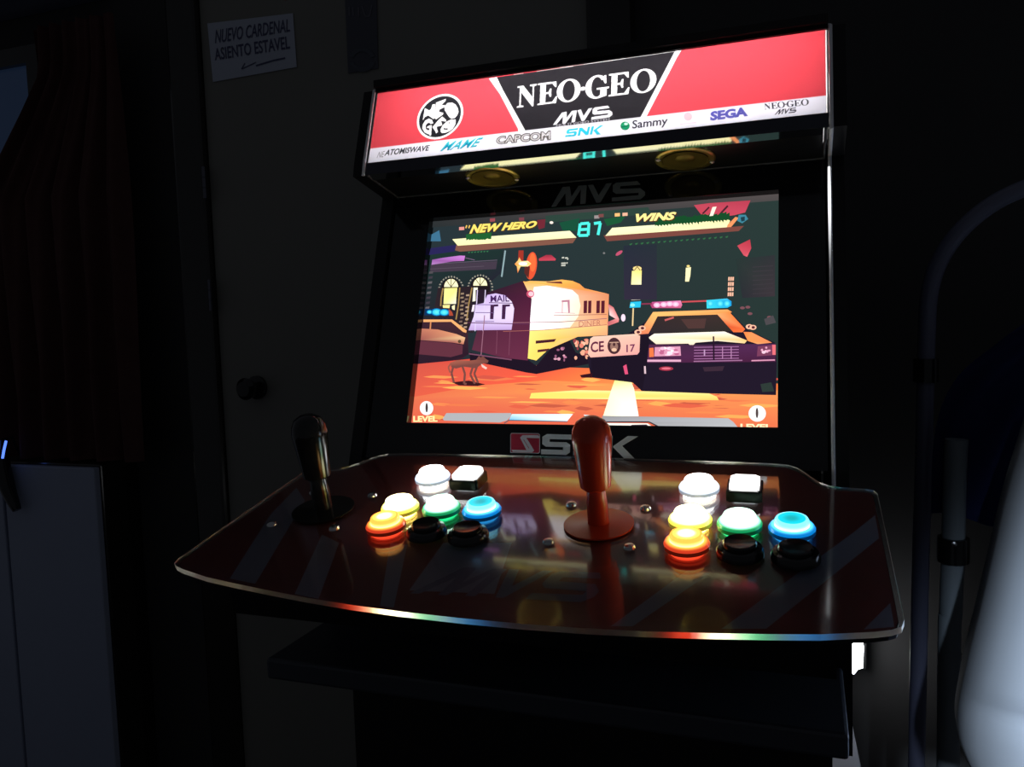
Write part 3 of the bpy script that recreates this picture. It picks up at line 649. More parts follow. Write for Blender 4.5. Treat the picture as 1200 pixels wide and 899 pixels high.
# top band of the picture
S.zone(0, 0, 1)
S.poly([(503, 256), (915, 224), (915, 236), (503, 268)], [(46, 48, 50), (84, 76, 76), (74, 70, 70), (40, 46, 48)])
S.poly([(640, 254), (760, 244), (764, 252), (640, 262)], (44, 66, 58))
for x, y, c in ((578, 259, (150, 70, 80)), (612, 258, (120, 60, 70)), (700, 255.5, (150, 140, 140)), (724, 253, (250, 190, 120)), (733, 252.5, (240, 180, 150)), (542, 269, (230, 150, 140)), (705, 254, (120, 70, 70))): S.poly([(x-3, y-1.8), (x+3, y-2.2), (x+3, y+1.6), (x-3, y+2)], c)
S.poly([(630, 259), (640, 258), (639, 268), (632, 270)], (110, 40, 52)); S.ell(647, 262, 2.3, 1.7, (250, 230, 220), 8)
S.poly([(656, 262), (680, 257), (676, 272), (660, 271)], (24, 78, 56)); S.poly([(708, 258), (734, 254), (728, 262), (712, 266)], (26, 84, 52))
S.zone(780, 230, 6.421)
S.poly([(215, 75), (330, 60), (640, 40), (600, 130), (520, 150), (410, 165), (290, 172)], [(190, 70, 88), (185, 66, 84), (180, 60, 80), (196, 70, 92), (205, 76, 92), (196, 66, 84), (196, 66, 84)])
S.line([(330, 90), (280, 140)], 12, (70, 34, 44)); S.line([(470, 80), (395, 160)], 14, (70, 34, 44))
# life bars and lettering
S.zone(0, 0, 1)
S.poly([(536, 287.6), (676, 280), (672, 286), (540, 296), (533, 294)], (128, 84, 70))
S.poly([(531, 281.4), (600, 276.2), (668.5, 271.6), (676.4, 279.6), (600, 284.8), (537.5, 289)], [(255, 250, 190), (255, 250, 200), (255, 252, 206), (255, 250, 190), (255, 250, 196), (255, 250, 180)])
S.poly([(708, 277), (852, 267.6), (872, 266), (866, 272), (712, 284)], (122, 70, 62))
S.poly([(718, 268.2), (770, 264.6), (853, 258), (856, 260), (852, 267.6), (710, 277.6)], [(255, 252, 200), (255, 252, 206), (255, 246, 180), (255, 244, 180), (255, 248, 190), (255, 250, 190)])
S.poly([(853, 264.5), (862, 255.5), (866, 256.5), (857, 267.3), (852, 267.6)], (240, 150, 96))
S.poly([(866, 253), (874, 253), (877, 258), (870, 263), (864, 260)], (60, 130, 150)); S.poly([(868, 256), (873, 255), (873, 260), (869, 261)], (30, 60, 70))
for i in range(24):
    x = 770+i*3.6; y = 264.2-i*.27
    S.poly([(x-2, y-5-random.uniform(0, 4)), (x+2.5, y-6-random.uniform(0, 4)), (x+2.6, y+1.5+random.uniform(-1, 2.4)), (x, y+.8), (x-2, y+2)], (22, 74, 40))
for i in range(9):
    x = 549+i*3.2; y = 281-i*.2
    S.poly([(x-2, y-5), (x+2.6, y-6), (x+2, y+1+random.uniform(-1, 2)), (x-1.5, y+2)], (30, 92, 46))
for i in range(18):
    x = 738+i*6.6; y = 287.2-i*.5; S.poly([(x, y), (x+3.6, y-1), (x+3, y+.6), (x+1, y+1.6)], (50, 104, 66))
for i in range(7): S.poly([(549+i*3.6, 297-i*.2), (552+i*3.6, 296-i*.2), (551+i*3.6, 298-i*.2)], (54, 116, 76))
S.poly([(506, 292), (536, 288), (534, 296), (504, 300)], (40, 36, 84)); S.poly([(507, 276), (516, 271), (518, 284), (506, 284)], (60, 110, 140))
S.zone(480, 250, 6.421)
for sh, c in ((5, (96, 50, 20)), (0, (255, 226, 110))):
    S.text('NEW HERO', [(466+sh, 92+sh), (968+sh, 64+sh), (958+sh, 116+sh), (456+sh, 162+sh)], c, bold=.05, shear=.3)
for x in (434, 456): S.line([(x+4, 98), (x-4, 120)], 10, (235, 190, 90))
S.zone(690, 220, 4.996)
for sh, c in ((5, (90, 44, 24)), (0, (255, 236, 150))):
    S.text('WINS', [(278+sh, 160+sh), (516+sh, 148+sh), (512+sh, 194+sh), (276+sh, 208+sh)], c, bold=.05, shear=.3)
S.text('1', [(716, 122), (750, 118), (738, 170), (708, 174)], (255, 240, 220), bold=.05, shear=.1)
S.zone(600, 240, 6.421)
cyn = (80, 240, 225)
for pts in ([(520, 152), (585, 146)], [(516, 196), (582, 192)], [(506, 240), (578, 238)], [(518, 150), (506, 240)], [(584, 146), (578, 238)], [(622, 150), (674, 142)], [(670, 146), (652, 236)]): S.line(pts, 21, cyn)
# level counters and power gauges
S.zone(480, 360, 5.99)
S.ell(127, 713, 47, 49, (255, 255, 255), 28); S.ell(128, 710, 9, 34, (70, 60, 60), 14)
S.text('LEVEL', [(34, 768), (204, 768), (204, 808), (34, 810)], (255, 240, 170), bold=.04)
S.poly([(266, 748), (720, 748), (718, 770), (690, 800), (640, 814), (250, 800), (240, 788)], (172, 174, 178))
S.zone(800, 380, 6.917)
S.ell(606, 729, 70, 66, (255, 255, 255), 28); S.ell(604, 725, 11, 42, (80, 66, 66), 14)
S.text('LEVEL', [(470, 812), (722, 816), (722, 858), (470, 860)], (255, 242, 190), bold=.04)
S.zone(680, 360, 4.732)
S.poly([(125, 606), (822, 620), (850, 640), (882, 678), (440, 668), (386, 642), (130, 638)], [(150, 150, 152), (178, 180, 184), (180, 182, 186), (186, 188, 192), (176, 178, 182), (160, 160, 164), (160, 160, 166)])
S.line([(60, 640), (384, 640), (440, 668)], 7, (60, 44, 50)); S.poly([(150, 646), (376, 648), (400, 664), (130, 662)], (255, 246, 236)); S.poly([(120, 650), (160, 652), (170, 668), (110, 668)], (70, 60, 70)); S.poly([(290, 656), (370, 654), (390, 670), (270, 668)], (60, 50, 60))
S.poly([(22, 600), (82, 604), (100, 638), (60, 638)], [(235, 250, 252), (180, 236, 246), (140, 220, 236), (225, 246, 250)])
S.zone(560, 480, 5)
S.poly([(205, 30), (562, 30), (528, 72), (188, 64)], [(210, 240, 250), (235, 250, 255), (240, 252, 255), (110, 190, 230)]); S.line([(186, 66), (530, 74)], 5, (60, 96, 120)); S.line([(160, 84), (190, 64)], 6, (90, 90, 100))
scr_o = S.build('screen', M['screen'], cab, 'lit game screen showing a night street with van and police car')

# ------------------------------------------------------------------ marquee
mar = empty('marquee', V((0, -m1, h1))); mar.parent = cab; mar.location = V((0, -m1, h1))-wl(cab); mar['label'] = 'red backlit sign box across the top'
A = Art(MAR, 8e-6); MH = .0895
RED = (206, 66, 77)
A.uvpoly([(-W-.0025, MH), (W+.0025, MH), (W+.0025, .0), (-W-.0025, .0)], RED)
A.zone(0, 0, 1)
wht = (255, 255, 255)
A.poly([(573, 92), (799, 58), (748, 140), (620, 158)], wht)
A.poly([(579.5, 91), (577, 91.5), (614, 156), (612.5, 156)], (226, 70, 86)); 
A.poly([(582, 90.6), (789, 60.4), (791, 60.2), (748.5, 142), (615, 160)], (38, 36, 40))
A.zone(420, 20, 4)
A.poly([(640, 286), (645, 285), (786, 540), (752, 545), (748, 520)], wht); A.poly([(626, 288), (642, 286), (782, 540), (760, 545)], wht)
A.zone(700, 20, 4)
A.poly([(364, 165), (388, 160), (228, 470), (200, 475)], wht); A.zone(0, 0, 1)
a0 = MAR.uv(433, 173.6); a1 = MAR.uv(969, 112.6)
sv = (a0[1]+a1[1])/2
A.uvpoly([(-W-.0025, sv), (W+.0025, sv), (W+.0025, -.0002), (-W-.0025, -.0002)], (228, 226, 238))
# round emblem
A.zone(480, 100, 12.84)
c0 = A.Q((455, 470)); r0 = (V(A.Q((108, 560)))-V(A.Q((803, 415)))).length/2
for rr, c in ((r0, wht), (r0*.915, (34, 34, 38))): A.uvpoly([(c0[0]+rr*math.cos(2*math.pi*i/48), c0[1]+rr*math.sin(2*math.pi*i/48)) for i in range(48)], c)
for pl in ([(200, 525), (230, 345), (295, 380), (325, 355), (345, 290), (385, 285), (382, 495), (360, 505), (280, 450), (225, 480)],
           [(398, 262), (545, 205), (540, 235), (475, 300), (535, 300), (520, 330), (450, 362), (440, 400), (505, 415), (500, 440), (395, 512), (388, 480)],
           [(528, 320), (570, 268), (640, 262), (690, 290), (722, 340), (735, 400), (715, 450), (680, 490), (630, 500), (600, 480), (560, 420), (530, 370)],
           [(355, 570), (335, 520), (290, 502), (235, 530), (200, 590), (195, 650), (225, 705), (270, 730), (300, 740), (305, 758), (322, 752), (332, 600), (300, 605), (262, 625), (265, 640), (298, 645), (300, 670), (280, 680), (245, 660), (238, 610), (262, 572), (295, 560), (318, 580)],
           [(345, 630), (420, 540), (490, 470), (548, 522), (545, 545), (470, 530), (490, 600), (450, 612), (405, 622), (412, 660), (425, 700), (400, 724), (388, 690)],
           [(470, 700), (468, 660), (500, 600), (560, 545), (620, 518), (692, 515), (690, 580), (650, 650), (600, 690), (540, 712), (490, 718)]): A.poly(pl, wht)
A.line([(590, 570), (605, 560)], 22, (34, 34, 38)); A.line([(512, 650), (545, 662), (575, 655)], 26, (34, 34, 38)); A.line([(625, 335), (645, 342)], 10, (90, 90, 100)); A.line([(635, 455), (670, 435), (690, 405)], 8, (110, 110, 120)); A.line([(630, 590), (640, 580)], 10, (90, 90, 100))
A.zone(600, 60, 6.316)
A.glyphs([(42, 262), (1070, 124), (1066, 292), (36, 418)], NEOGEO, wht)
A.glyphs([(318, 462), (742, 398), (742, 490), (303, 548)], MVS, (222, 220, 228))
A.text('MULTI VIDEO SYSTEM', [(330, 542), (722, 496), (722, 512), (326, 560)], (170, 168, 176))
# the lower row of makers' marks
A.zone(0, 0, 1)
A.text('ATOMISWAVE', [(451.5, 175.6), (504, 169.8), (503.4, 176.4), (450, 182.8)], (30, 32, 40), bold=.03, shear=.25)
A.text('NE', [(443.5, 178), (451, 177), (450, 184), (441.5, 185)], (110, 112, 118), shear=.25)
A.text('MAME', [(521, 167), (566.5, 161.4), (561, 171.8), (515.5, 177.4)], (20, 130, 160), bold=.02, shear=.3)
A.text('MAME', [(522, 166.2), (567, 160.8), (561.6, 170.6), (517, 176.2)], (60, 190, 205), bold=-.004, shear=.3)
A.text('CAPCOM', [(582, 159.6), (645.6, 152.6), (645.6, 164.2), (580.6, 169.6)], (84, 80, 76), bold=.085)
A.text('CAPCOM', [(583, 160.9), (644.6, 154), (644.6, 163), (581.8, 168.4)], (196, 192, 194), bold=.0)
A.glyphs([(664, 151.4), (707.6, 146.6), (705, 156.6), (662, 160.8)], SNK, (40, 180, 205))
A.ell(732.5, 147.6, 5.6, 5.2, (26, 130, 88), 18); A.ell(733.6, 145.2, 2.2, 1.6, (170, 220, 196), 10); A.line([(728, 149), (737, 147.4)], .9, (10, 80, 56))
A.text('Sammy', [(741, 141), (783, 136.4), (782, 148.8), (740.5, 154)], (44, 44, 54), bold=.022)
A.ell(806.2, 136.6, 5, 5, (240, 176, 186), 18); A.line([(797, 145.6), (816, 143.4)], 1.2, (226, 196, 208))
A.text('SEGA', [(832.6, 130.6), (875.6, 125), (876.6, 136), (832, 141.8)], (84, 82, 164), bold=.06)
A.glyphs([(895, 121.4), (947.8, 115.8), (948, 123), (896, 128.6)], NEOGEO, (48, 46, 58))
A.glyphs([(910, 128.6), (934.4, 125.6), (932.6, 132), (907.6, 134.8)], MVS, (44, 42, 54))
raster_build(A, 'marquee_panel', M['backlit'], mar, 'backlit red print with black centre and white logo strip', -W-.0005, W+.0003, -.0002, MH, 1000, 186)
# housing: open-fronted white box with the tube, black outside
def marquee_box():
    bm = bmesh.new(); t = .004; D = .12
    b0, t0 = MAR.p(0, -.0005), MAR.p(0, MH)
    add_box(bm, (-W-.0025, b0.y+D, b0.z-.004), (W+.0025, b0.y+D+t, t0.z))
    add_box(bm, (-W-.0025, t0.y-.001, t0.z-.0005), (W+.0025, b0.y+D+t, t0.z+t))
    add_box(bm, (-W-.0025, b0.y+.001, b0.z-.0075), (W-.0022, b0.y+D+t, b0.z-.0035))
    for s in (-1, 1):
        x = s*(W+.0014); vs_ = []
        for dx in (0, s*.0010):
            vs_.append([bm.verts.new(V((x+dx, q.y, q.z))) for q in (MAR.p(0, -.0008, -.0015), MAR.p(0, MH, -.0015), V((0, b0.y+D, t0.z)), V((0, b0.y+D, b0.z-.004)))])
        bm.faces.new(vs_[0]); bm.faces.new(vs_[1])
        for i in range(4): bm.faces.new((vs_[0][i], vs_[0][(i+1) % 4], vs_[1][(i+1) % 4], vs_[1][i]))
    return bm
build('sign_housing', marquee_box(), M['white_in'], mar)
top = MAR.p(0, MH)
build('sign_lid', prism([V((-W-.0025, top.y-.006, top.z+.0045)), V((W+.0025, top.y-.006, top.z+.0045)), V((W+.0025, yb, top.z-.03)), V((-W-.0025, yb, top.z-.03))], V((0, 0, .008))), M['black'], mar)
build('top_retainer', prism([MAR.p(-W-.0025, MH-.001, -.0005), MAR.p(W+.0025, MH-.001, -.0005), MAR.p(W+.0025, MH+.009, -.0005), MAR.p(-W-.0025, MH+.009, -.0005)], MN*.003), M['black'], mar)
tz = MAR.p(0, .058)
build('lamp_tube', tube([(-.215, tz.y+.060, tz.z), (.228, tz.y+.060, tz.z)], .007, 14), M['tube'], mar, 'white fluorescent tube', smooth=True)
UF = V((0, .043, .3475)); UB = V((0, yt, zt))
build('bottom_retainer', prism([V((-W-.0025, UF.y, UF.z)), V((W+.0025, UF.y, UF.z)), V((W+.0025, MAR.p(0, 0).y, h1)), V((-W-.0025, MAR.p(0, 0).y, h1))], V((0, .0012, 0))+V((0, .0018, 0))), mat('navy_black_lip', (.030, .030, .045), .4), mar)
UD = (UB-UF).normalized(); UN = V((0, UD.z, -UD.y)); UN = UN if UN.z < 0 else -UN
UND = Plane(UF, (1, 0, 0), UD, UN); UL = (UB-UF).length
SN = V((0, -.345, -.938)).normalized(); SD = V((0, -SN.z, SN.y)); STR = Plane(UF, (1, 0, 0), SD, SN)
def slab(pl, u0, u1, v0, v1, th): return prism([pl.p(u0, v0), pl.p(u1, v0), pl.p(u1, v1), pl.p(u0, v1)], -pl.n*th)
build('reflective_strip', slab(STR, -W, W-.0022, 0.0005, .0125, .003), M['mirror'], mar, 'polished strip mirroring the screen')
build('underside_panel', slab(UND, -W, W-.0022, .0125, UL, .004), M['under'], mar)
for px, py, r in ((577, 207, .0), (803, 186, .0)):
    u, v = UND.uv(px, py); f = UND.frame(u, v)
    R = .0305
    sp = build('speaker', lathe([(R-.0075, .0004), (R-.0065, .0018), (R-.002, .0024), (R, .0012), (R, -.002)], f, seg=48, cap0=False, cap1=False), M['gold'], cab, 'round brass-rimmed speaker under the marquee', smooth=True)
    build('speaker_cone', lathe([(0, .0022), (.008, .0018), (.010, .0004), (R-.0085, .0018), (R-.0070, .0026)], f, seg=40, cap1=False), M['cone'], sp, smooth=True)
    for a_ in (.35, .35+math.pi):
        fo = (f[0]+f[1]*((R-.003)*math.cos(a_))+f[2]*((R-.003)*math.sin(a_)), f[1], f[2], f[3])
        build('screw', lathe([(.003, .001), (.003, .0032), (.0015, .0042), (0, .0044)], fo, seg=12), M['steel'], sp, smooth=True)
build('joint_trim', tube([UB+V((-W, -.001, -.001)), UB+V((W, -.001, -.001))], .0011, 8), M['dimtrim'], cab)
for s in (-1, 1): build('joint_trim', tube([V((s*(W-.0005), UF.y, UF.z-.001)), V((s*(W-.0005), yt, zt-.001))], .0011, 8), M['dimtrim'], cab)

# ------------------------------------------------------------------ control panel
half = [(0, -.0070), (.07, -.0050), (.15, -.0040), (.19, -.0025), (.2060, .0000), (.2140, .0060), (.2200, .0150), (.2260, .0265), (.2320, .0370), (.2400, .0435), (.2500, .0465), (.2680, .0480), (.2740, .0500), (.2765, .0560),
        (.2775, .15), (.2782, .2440), (.2760, .2520), (.2700, .2565), (.2600, .2605), (.2300, .2685), (.2000, .2735), (.1650, .2785), (.1250, .2835), (.0850, .2870), (.0450, .2888), (0, .2895)]
outline = half+[(-x, v) for x, v in half[-2:0:-1]]
def plate(h0, h1, inset=0, raw=False):
    pts = []
    n = len(outline)
    for i, (x, v) in enumerate(outline):
        if inset:
            a, b = V((*outline[i-1], 0)), V((*outline[(i+1) % n], 0)); t = (b-a).normalized(); nn = V((-t.y, t.x, 0)); x, v = x+nn.x*inset, v+nn.y*inset
        pts.append(CP.p(x, v, h0))
    return pts if raw else prism(pts, CP.n*(h1-h0))
board = build('control_panel', plate(-.0095, -.0052, .003), M['black'], cab, 'black panel board under the clear cover')
build('panel_box', prism([CP.p(x, v, -.0097) for x, v in ((-W, .02), (-W, .235), (W, .235), (W, .02))], CP.n*-.045), M['black'], cab)
C = Art(CP.up(-.0050), 2e-5)
def clip(poly):
    planes = [(1, 0, .2722), (-1, 0, .2722)]
    fr = [(.2700, .2525), (.2600, .2565), (.2300, .2645), (.2000, .2695), (.1250, .2795), (.0450, .2848), (0, .2855)]
    for (x0, v0), (x1, v1) in zip(fr, fr[1:]):
        n_ = V((v1-v0, x0-x1)).normalized(); c_ = n_.x*x0+n_.y*v0
        planes += [(n_.x, n_.y, c_), (-n_.x, n_.y, c_)]
    for a_, b_, c_ in planes:
        out = []
        for p, q in zip(poly, poly[1:]+poly[:1]):
            dp, dq = a_*p[0]+b_*p[1]-c_, a_*q[0]+b_*q[1]-c_
            if dp <= 0: out.append(p)
            if dp*dq < 0: t = dp/(dp-dq); out.append((p[0]+(q[0]-p[0])*t, p[1]+(q[1]-p[1])*t))
        poly = out
        if len(poly) < 3: return None
    return poly
C.uvpoly([(x*.988, v*.985+.002) for x, v in outline], (104, 34, 32))
C.zone(0, 0, 1)
grey = (118, 123, 142)
for pts in ([(898, 741), (846, 741), (1000, 628), (1040, 596), (1046, 622)], [(1058, 738), (1012, 742), (1054, 700)], [(742, 738), (716, 738), (806, 672), (832, 676)],
            [(300, 688), (270, 682), (318, 606), (348, 575), (358, 590)], [(374, 706), (346, 700), (378, 630), (398, 640)], [(462, 716), (446, 714), (458, 640), (478, 642)],
            [(580, 700), (480, 696), (520, 640), (600, 640)]):
    cl_ = clip([C.Q(p) for p in pts])
    if cl_: C.uvpoly(cl_, grey)
C.glyphs([(520, 668), (720, 676), (690, 712), (480, 700)], MVS, (96, 98, 124))
C.build('panel_art', M['print'], board, 'dark red art with grey diagonal stripes')
prism2(plate(-.0044, 0, raw=True), CP.n*.0044, M['glass'], M['glass_edge'], 'clear_cover', cab, 'clear acrylic cover with bright edge')

def button(u, v, kind):
    f = CP.frame(u, v)
    # rim inner / rim outer, plunger foot / plunger top, dish centre / dish edge, socket
    cols = dict(
        red=((.5, .03, .01), (1, .40, .06), 2.2, (.9, .06, .02), .75, (1, .80, .30), 4, (1, .36, .05), 2.0, (1, .85, .42), 6, (1, .52, .08), 2.4, (1, .06, .02), .9),
        yellow=((.5, .4, .02), (1, .92, .35), 5, (.9, .75, .08), 1.5, (1, .95, .6), 9, (1, .95, .5), 8, (1, .97, .75), 12, (1, .94, .5), 8, (1, .76, .16), 4.2),
        white=((.6, .6, .65), (.9, .95, 1), 5, (.62, .74, 1), 1.5, (1, 1, 1), 9, (.95, .98, 1), 8, (1, 1, 1), 12, (1, 1, 1), 9, (.95, .95, .78), 6),
        green=((.02, .4, .12), (.40, 1, .65), 3, (.01, .50, .16), .6, (.9, 1, .95), 8, (.6, 1, .80), 4.0, (1, 1, 1), 9, (.66, 1, .85), 4.5, (.02, .8, .25), .9),
        blue=((.02, .1, .5), (.12, .80, 1), 1.8, (.0, .30, .95), .7, (.75, .95, 1), 3.4, (.20, .80, 1), 1.7, (.02, .62, .66), .8, (.01, .74, .90), 1.1, (.03, .4, 1), .4))
    R = .0172
    if kind == 'black':
        b = build('button', lathe([(R, .0002), (R, .0035), (R-.0015, .0062), (.0128, .0070), (.0125, .0062)], f, seg=40, cap1=False), M['blackplastic'], cab, 'unlit black button', smooth=True)
        build('plunger', lathe([(.0122, .005), (.0122, .0095), (.0112, .0108), (.006, .0100), (0, .0097)], f, seg=36), M['blackplastic'], b, smooth=True); return
    base, ra, rsa, rc, rs, pa_, psa, pb2, psb, da, dsa, db, dsb, kc, ks = cols[kind]
    low = {'red': .08, 'yellow': .14, 'white': .22, 'green': .10, 'blue': .08}[kind]
    b = build('button', lathe([(R-.0030, .0022), (R, .0030), (R, .0062)], f, seg=40, cap1=False), glow(kind+'_collar', base, rc, rs*low), cab, 'glowing %s button' % kind, smooth=True)
    build('rim', lathe([(R, .0062), (R-.0012, .0082), (.0130, .0092), (.0127, .0085)], f, seg=40, cap0=False, cap1=False), glow2(kind+'_rim', base, ra, rsa, rc, rs, 'r', .0128, .0168), b, smooth=True)
    pm = glow2(kind+'_plunger', base, pa_, psa, pb2, psb, 'h', -.0040, .0030)
    build('plunger', lathe([(.0125, .006), (.0125, .0125), (.0117, .0140), (.0100, .0143)], f, seg=36, cap1=False), pm, b, smooth=True)
    build('dish', lathe([(.0100, .0143), (.0075, .0134), (.004, .0129), (0, .0128)], f, seg=36), glow2(kind+'_dish', base, da, dsa, db, dsb, 'r', .0015, .0085), b, smooth=True)
    build('socket', lathe([(.0118, -.030), (.0118, .0004)], f, seg=32), glow(kind+'_socket', base, kc, ks), b)
    build('base_glow', lathe([(.0142, .0001), (.0142, .0021)], f, seg=36, cap0=False, cap1=False), glow(kind+'_base', base, kc, ks*1.5), b, 'glowing band under the collar')
def square_button(u, v):
    def ring(hh, s): return [CP.p(u+a*s, v+b*s, hh) for a, b in ((-1, -1), (1, -1), (1, 1), (-1, 1))]
    def loft(levels, capb=True):
        bm = bmesh.new(); R_ = [[bm.verts.new(p) for p in ring(*l)] for l in levels]
        for a, b in zip(R_, R_[1:]):
            for i in range(4): bm.faces.new((a[i], a[(i+1) % 4], b[(i+1) % 4], b[i]))
        bm.faces.new(R_[-1]); bm.faces.new(R_[0]); bmesh.ops.bevel(bm, geom=[e for e in bm.edges if abs((e.verts[0].co-e.verts[1].co).normalized().dot(CN)) > .5], offset=.002, segments=2, affect='EDGES'); return bm
    b = build('square_button', loft([(.0002, .0145), (.0090, .0145), (.0100, .0138)]), M['blackplastic'], cab, 'square white start button in a black housing')
    build('square_cap', loft([(.0095, .0120), (.0140, .0118), (.0150, .0108)]), glow('white_square', (.8, .8, .8), (1, 1, 1), 3.2), b, 'lit white cap')
    build('socket', loft([(-.030, .0105), (.0003, .0105)]), glow('white_socket', (.5, .5, .5), (.85, .92, 1), .5), b)
PB = .0385
for x0, dv in ((-.1195, 0), (.1343, 0)):
    right = x0 > 0
    button(x0+(.0005 if right else -.001), .1340 if right else .1385, 'yellow'); button(x0+PB, .1361, 'green'); button(x0+2*PB, .1365 if not right else .1395, 'blue')
    button(x0+.003, .1737, 'red')
    button(x0+PB+.003, .1745, 'black'); button(x0+2*PB+.003, .1765, 'black')
    button(x0, .0700, 'white'); square_button(x0+.0383, .0716)

def joystick(u, v, m, name, lab):
    f = CP.frame(u, v)
    d = build('joystick', lathe([(.0088, .0), (.0086, .019), (.0075, .032), (.0070, .034)], f, seg=28), m, cab, lab, smooth=True)
    build('dust_disc', lathe([(.009, .0006), (.0288, .0006), (.0288, .0018), (.009, .0030)], f, seg=56, cap0=False, cap1=False), m, d, smooth=True)
    build('bat_grip', lathe([(.0070, .0335), (.0108, .0335), (.0125, .0352), (.0137, .050), (.0152, .066), (.0160, .074), (.0161, .077), (.0150, .0835), (.0118, .0895), (.0062, .0930), (0, .0940)], f, seg=40), m, d, smooth=True)
joystick(-.1992, .1416, M['blackplastic'], 'a', 'black bat-top joystick')
joystick(.0617, .1405, M['redplastic'], 'b', 'red bat-top joystick')
for xj in (-.1992, .0617):
    for a_ in (-1, 1):
        for b_ in (-1, 1):
            f = CP.frame(xj+a_*.0324, .1416+b_*.0349)
            build('bolt', lathe([(.0048, .0001), (.0048, .0012), (.0038, .0028), (.0018, .0036), (0, .0037)], f, seg=18), M['steel'], cab, smooth=True)

# ------------------------------------------------------------------ things beside the cabinet
# bright light low on the right
YL = WALL-.10
q = [at(x, y, YL) for x, y in ((995.5, 757), (1012, 758.5), (1011, 783), (1005, 784.5), (1001, 790), (997.5, 790), (996.5, 776))]
lo = q[0]
ql = empty('night_light', V((lo.x+.013, WALL, lo.z-.03))); tag(ql, 'small bright white light glowing beside the lower right of the cabinet', 'lamp')
build('diffuser', prism(q, V((0, .055, 0))), glow('white_led', (.9, .9, .9), (.93, .96, 1), 19), ql, 'glowing white diffuser')
build('lamp_case', box((lo.x-.003, YL+.0552, lo.z-.062), (lo.x+.030, WALL-.0004, lo.z+.010), .003), M['blackplastic'], ql)
# white slanted panel below it
M['post'] = mat('white_plastic', (.80, .82, .92), .5)
YP = WALL-.03
pa, pb_, pc_ = at(995, 834, YP), at(1009, 902, YP-.03), at(970, 902, YP-.03)
k = (FLOOR-pa.z)/(pb_.z-pa.z)
fy = YP-.03*k
o_ = prism([pa, V((pa.x+(pb_.x-pa.x)*k, fy, FLOOR)), V((pc_.x-.10, fy, FLOOR)), V((pc_.x, pc_.y, pc_.z))], V((0, .022, 0)))
tag(build('white_panel', o_, M['post']), 'white slanted panel edge below the small light, bottom right', 'panel')

# tube-framed chair with blue cloth
M['pipe'] = mat('blue_grey_pipe', (.12, .125, .19), .45)
M['cloth'] = mat('navy_cloth', (.022, .034, .15), .85, noise=.3, nscale=25, bump=.25)
YT = .30
ch = empty('folding_chair', V((.72, .34, FLOOR))); tag(ch, 'rounded tube-framed chair with dark blue cloth, dim at right edge', 'chair')
arc = [at(x, y, YT) for x, y in ((1232, 212), (1200, 221), (1160, 241), (1124, 272), (1100, 308), (1089, 345), (1086, 390), (1085, 430), (1083, 520), (1081, 600), (1078, 700))]
arc.append(V((arc[-1].x-.01, YT, FLOOR)))
xr = arc[0].x+.02
full = catmull(arc, 6)
build('hoop', tube(full, .0098, 12), M['pipe'], ch, smooth=True)
mir = [V((2*xr-p.x, p.y, p.z)) for p in full]
build('hoop', tube(mir, .0098, 12), M['pipe'], ch, smooth=True)
jp = at(1085, 434, YT); build('clamp', tube([jp+V((0, 0, .014)), jp+V((0, 0, -.014))], .014, 14), M['blackplastic'], ch, smooth=True)
pp = [at(x, y, YT-.06) for x, y in ((1121, 515), (1119, 560), (1117, 640), (1114, 720), (1112, 800))]; pp.append(V((pp[-1].x, YT-.06, FLOOR)))
build('leg', tube(catmull(pp, 4), .0120, 12), mat('grey_pipe', (.20, .23, .25), .45), ch, 'grey front leg', smooth=True)
kp = at(1117, 645, YT-.06); build('clamp', tube([kp+V((0, 0, .015)), kp+V((0, 0, -.013))], .0165, 14), M['blackplastic'], ch, smooth=True)
build('screw', lathe([(.003, 0), (.003, .003), (0, .004)], (kp+V((-.002, -.017, .012)), V((1, 0, 0)), V((0, 0, 1)), V((0, -1, 0))), seg=10), M['steel'], ch)
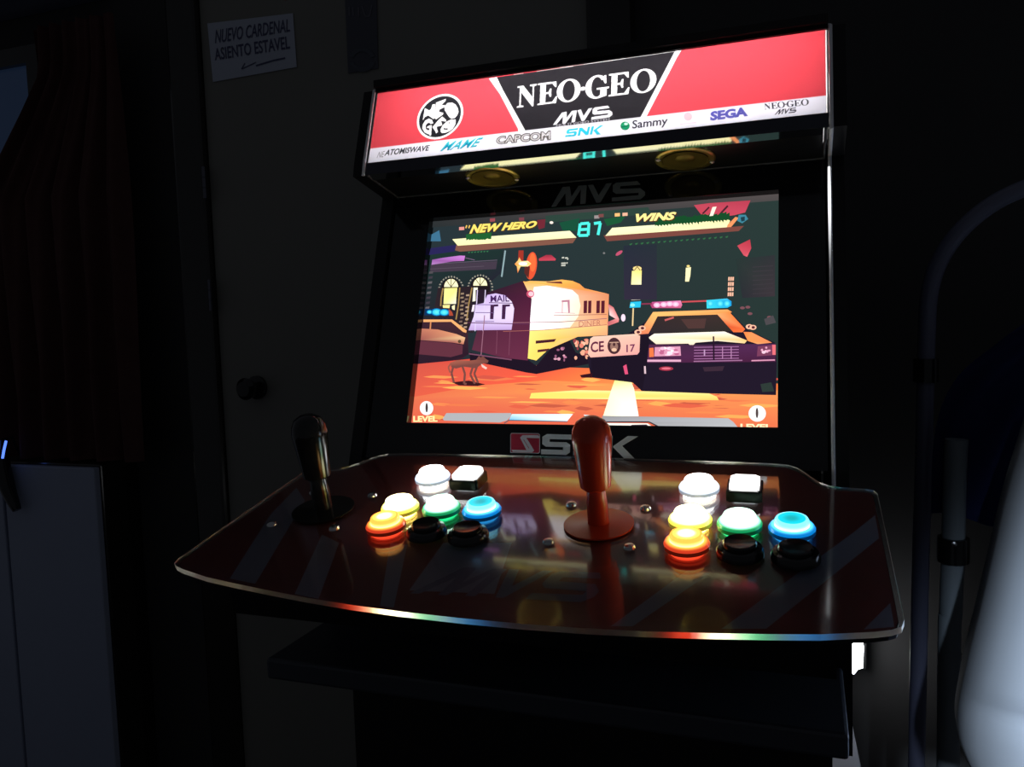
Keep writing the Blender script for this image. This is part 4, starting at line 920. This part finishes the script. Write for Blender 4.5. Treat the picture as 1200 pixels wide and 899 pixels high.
def cloth():
    bm = bmesh.new(); g = []; n, k = 26, 22
    edge = catmull([at(x, y, YT-.03) for x, y in ((1240, 362), (1200, 378), (1160, 408), (1125, 440), (1103, 480), (1092, 530), (1090, 600))], 4)
    K = len(edge)
    for i, p in enumerate(edge):
        row = []
        for j in range(n+1):
            t = j/n
            x = p.x+(xr+.05-p.x)*t
            z = p.z-.015*math.sin(t*9+i*.2)*t-.10*t*t*0
            y = YT-.030-.05*math.sin(t*math.pi*.9)-.008*math.sin(t*22+i*.35)
            row.append(bm.verts.new((x, y, z)))
        g.append(row)
    for a, b in zip(g, g[1:]):
        for j in range(n): bm.faces.new((a[j], a[j+1], b[j+1], b[j]))
    bmesh.ops.solidify(bm, geom=bm.faces[:], thickness=.004)
    return bm
build('cloth_back', cloth(), M['cloth'], ch, 'dark blue cloth back', smooth=True, ang=80)
# seat below the frame, carrying the cushion
zb = at(1140, 905, .02).z
build('seat', box((.47, -.10, zb-.035), (1.02, .30, zb-.005), .01), M['cloth'], ch)
for x in (.50, .98): build('leg', tube([(x, -.07, zb-.03), (x, -.07, FLOOR)], .011, 10), M['pipe'], ch, smooth=True)
# white cushion leaning upright
def cushion():
    bm = bmesh.new(); g = []; n = 30
    side = catmull([at(x, y, .02) for x, y in ((1250, 500), (1229, 550), (1207, 606), (1184, 676), (1162, 742), (1141, 802), (1128, 848), (1127, 876), (1137, 902))], 5)
    z0, z1 = side[-1].z, side[0].z
    for i, p in enumerate(side):
        t = (p.z-z0)/(z1-z0)
        row = []
        xm = .90
        for j in range(n+1):
            a = math.pi*j/n
            hw = (xm-p.x)
            x = xm-hw*math.cos(a)
            dep = .095*(.25+.75*math.sin(math.pi*min(1, (t*.8+.12))))
            y = .03-dep*(math.sin(a)**.55)
            y += .012*math.exp(-((t-.13-.05*math.cos(a))/.035)**2)*math.sin(a)**.3
            row.append(bm.verts.new((x, y+.10*t, p.z)))
        back = [bm.verts.new((v.co.x, .06+.10*t+.5*(.03+.10*t-v.co.y)*.5, v.co.z)) for v in row[::-1][1:-1]]
        g.append(row+back)
    for a, b in zip(g, g[1:]):
        m_ = len(a)
        for j in range(m_): bm.faces.new((a[j], a[(j+1) % m_], b[(j+1) % m_], b[j]))
    bm.faces.new(g[0]); bm.faces.new(g[-1]); return bm
M['white_cloth'] = mat('white_cloth', (.66, .70, .74), .9, noise=.12, nscale=9, bump=.35)
tag(build('cushion', cushion(), M['white_cloth'], smooth=True, ang=80), 'large white cushion standing upright at the right edge, lit bluish', 'cushion')
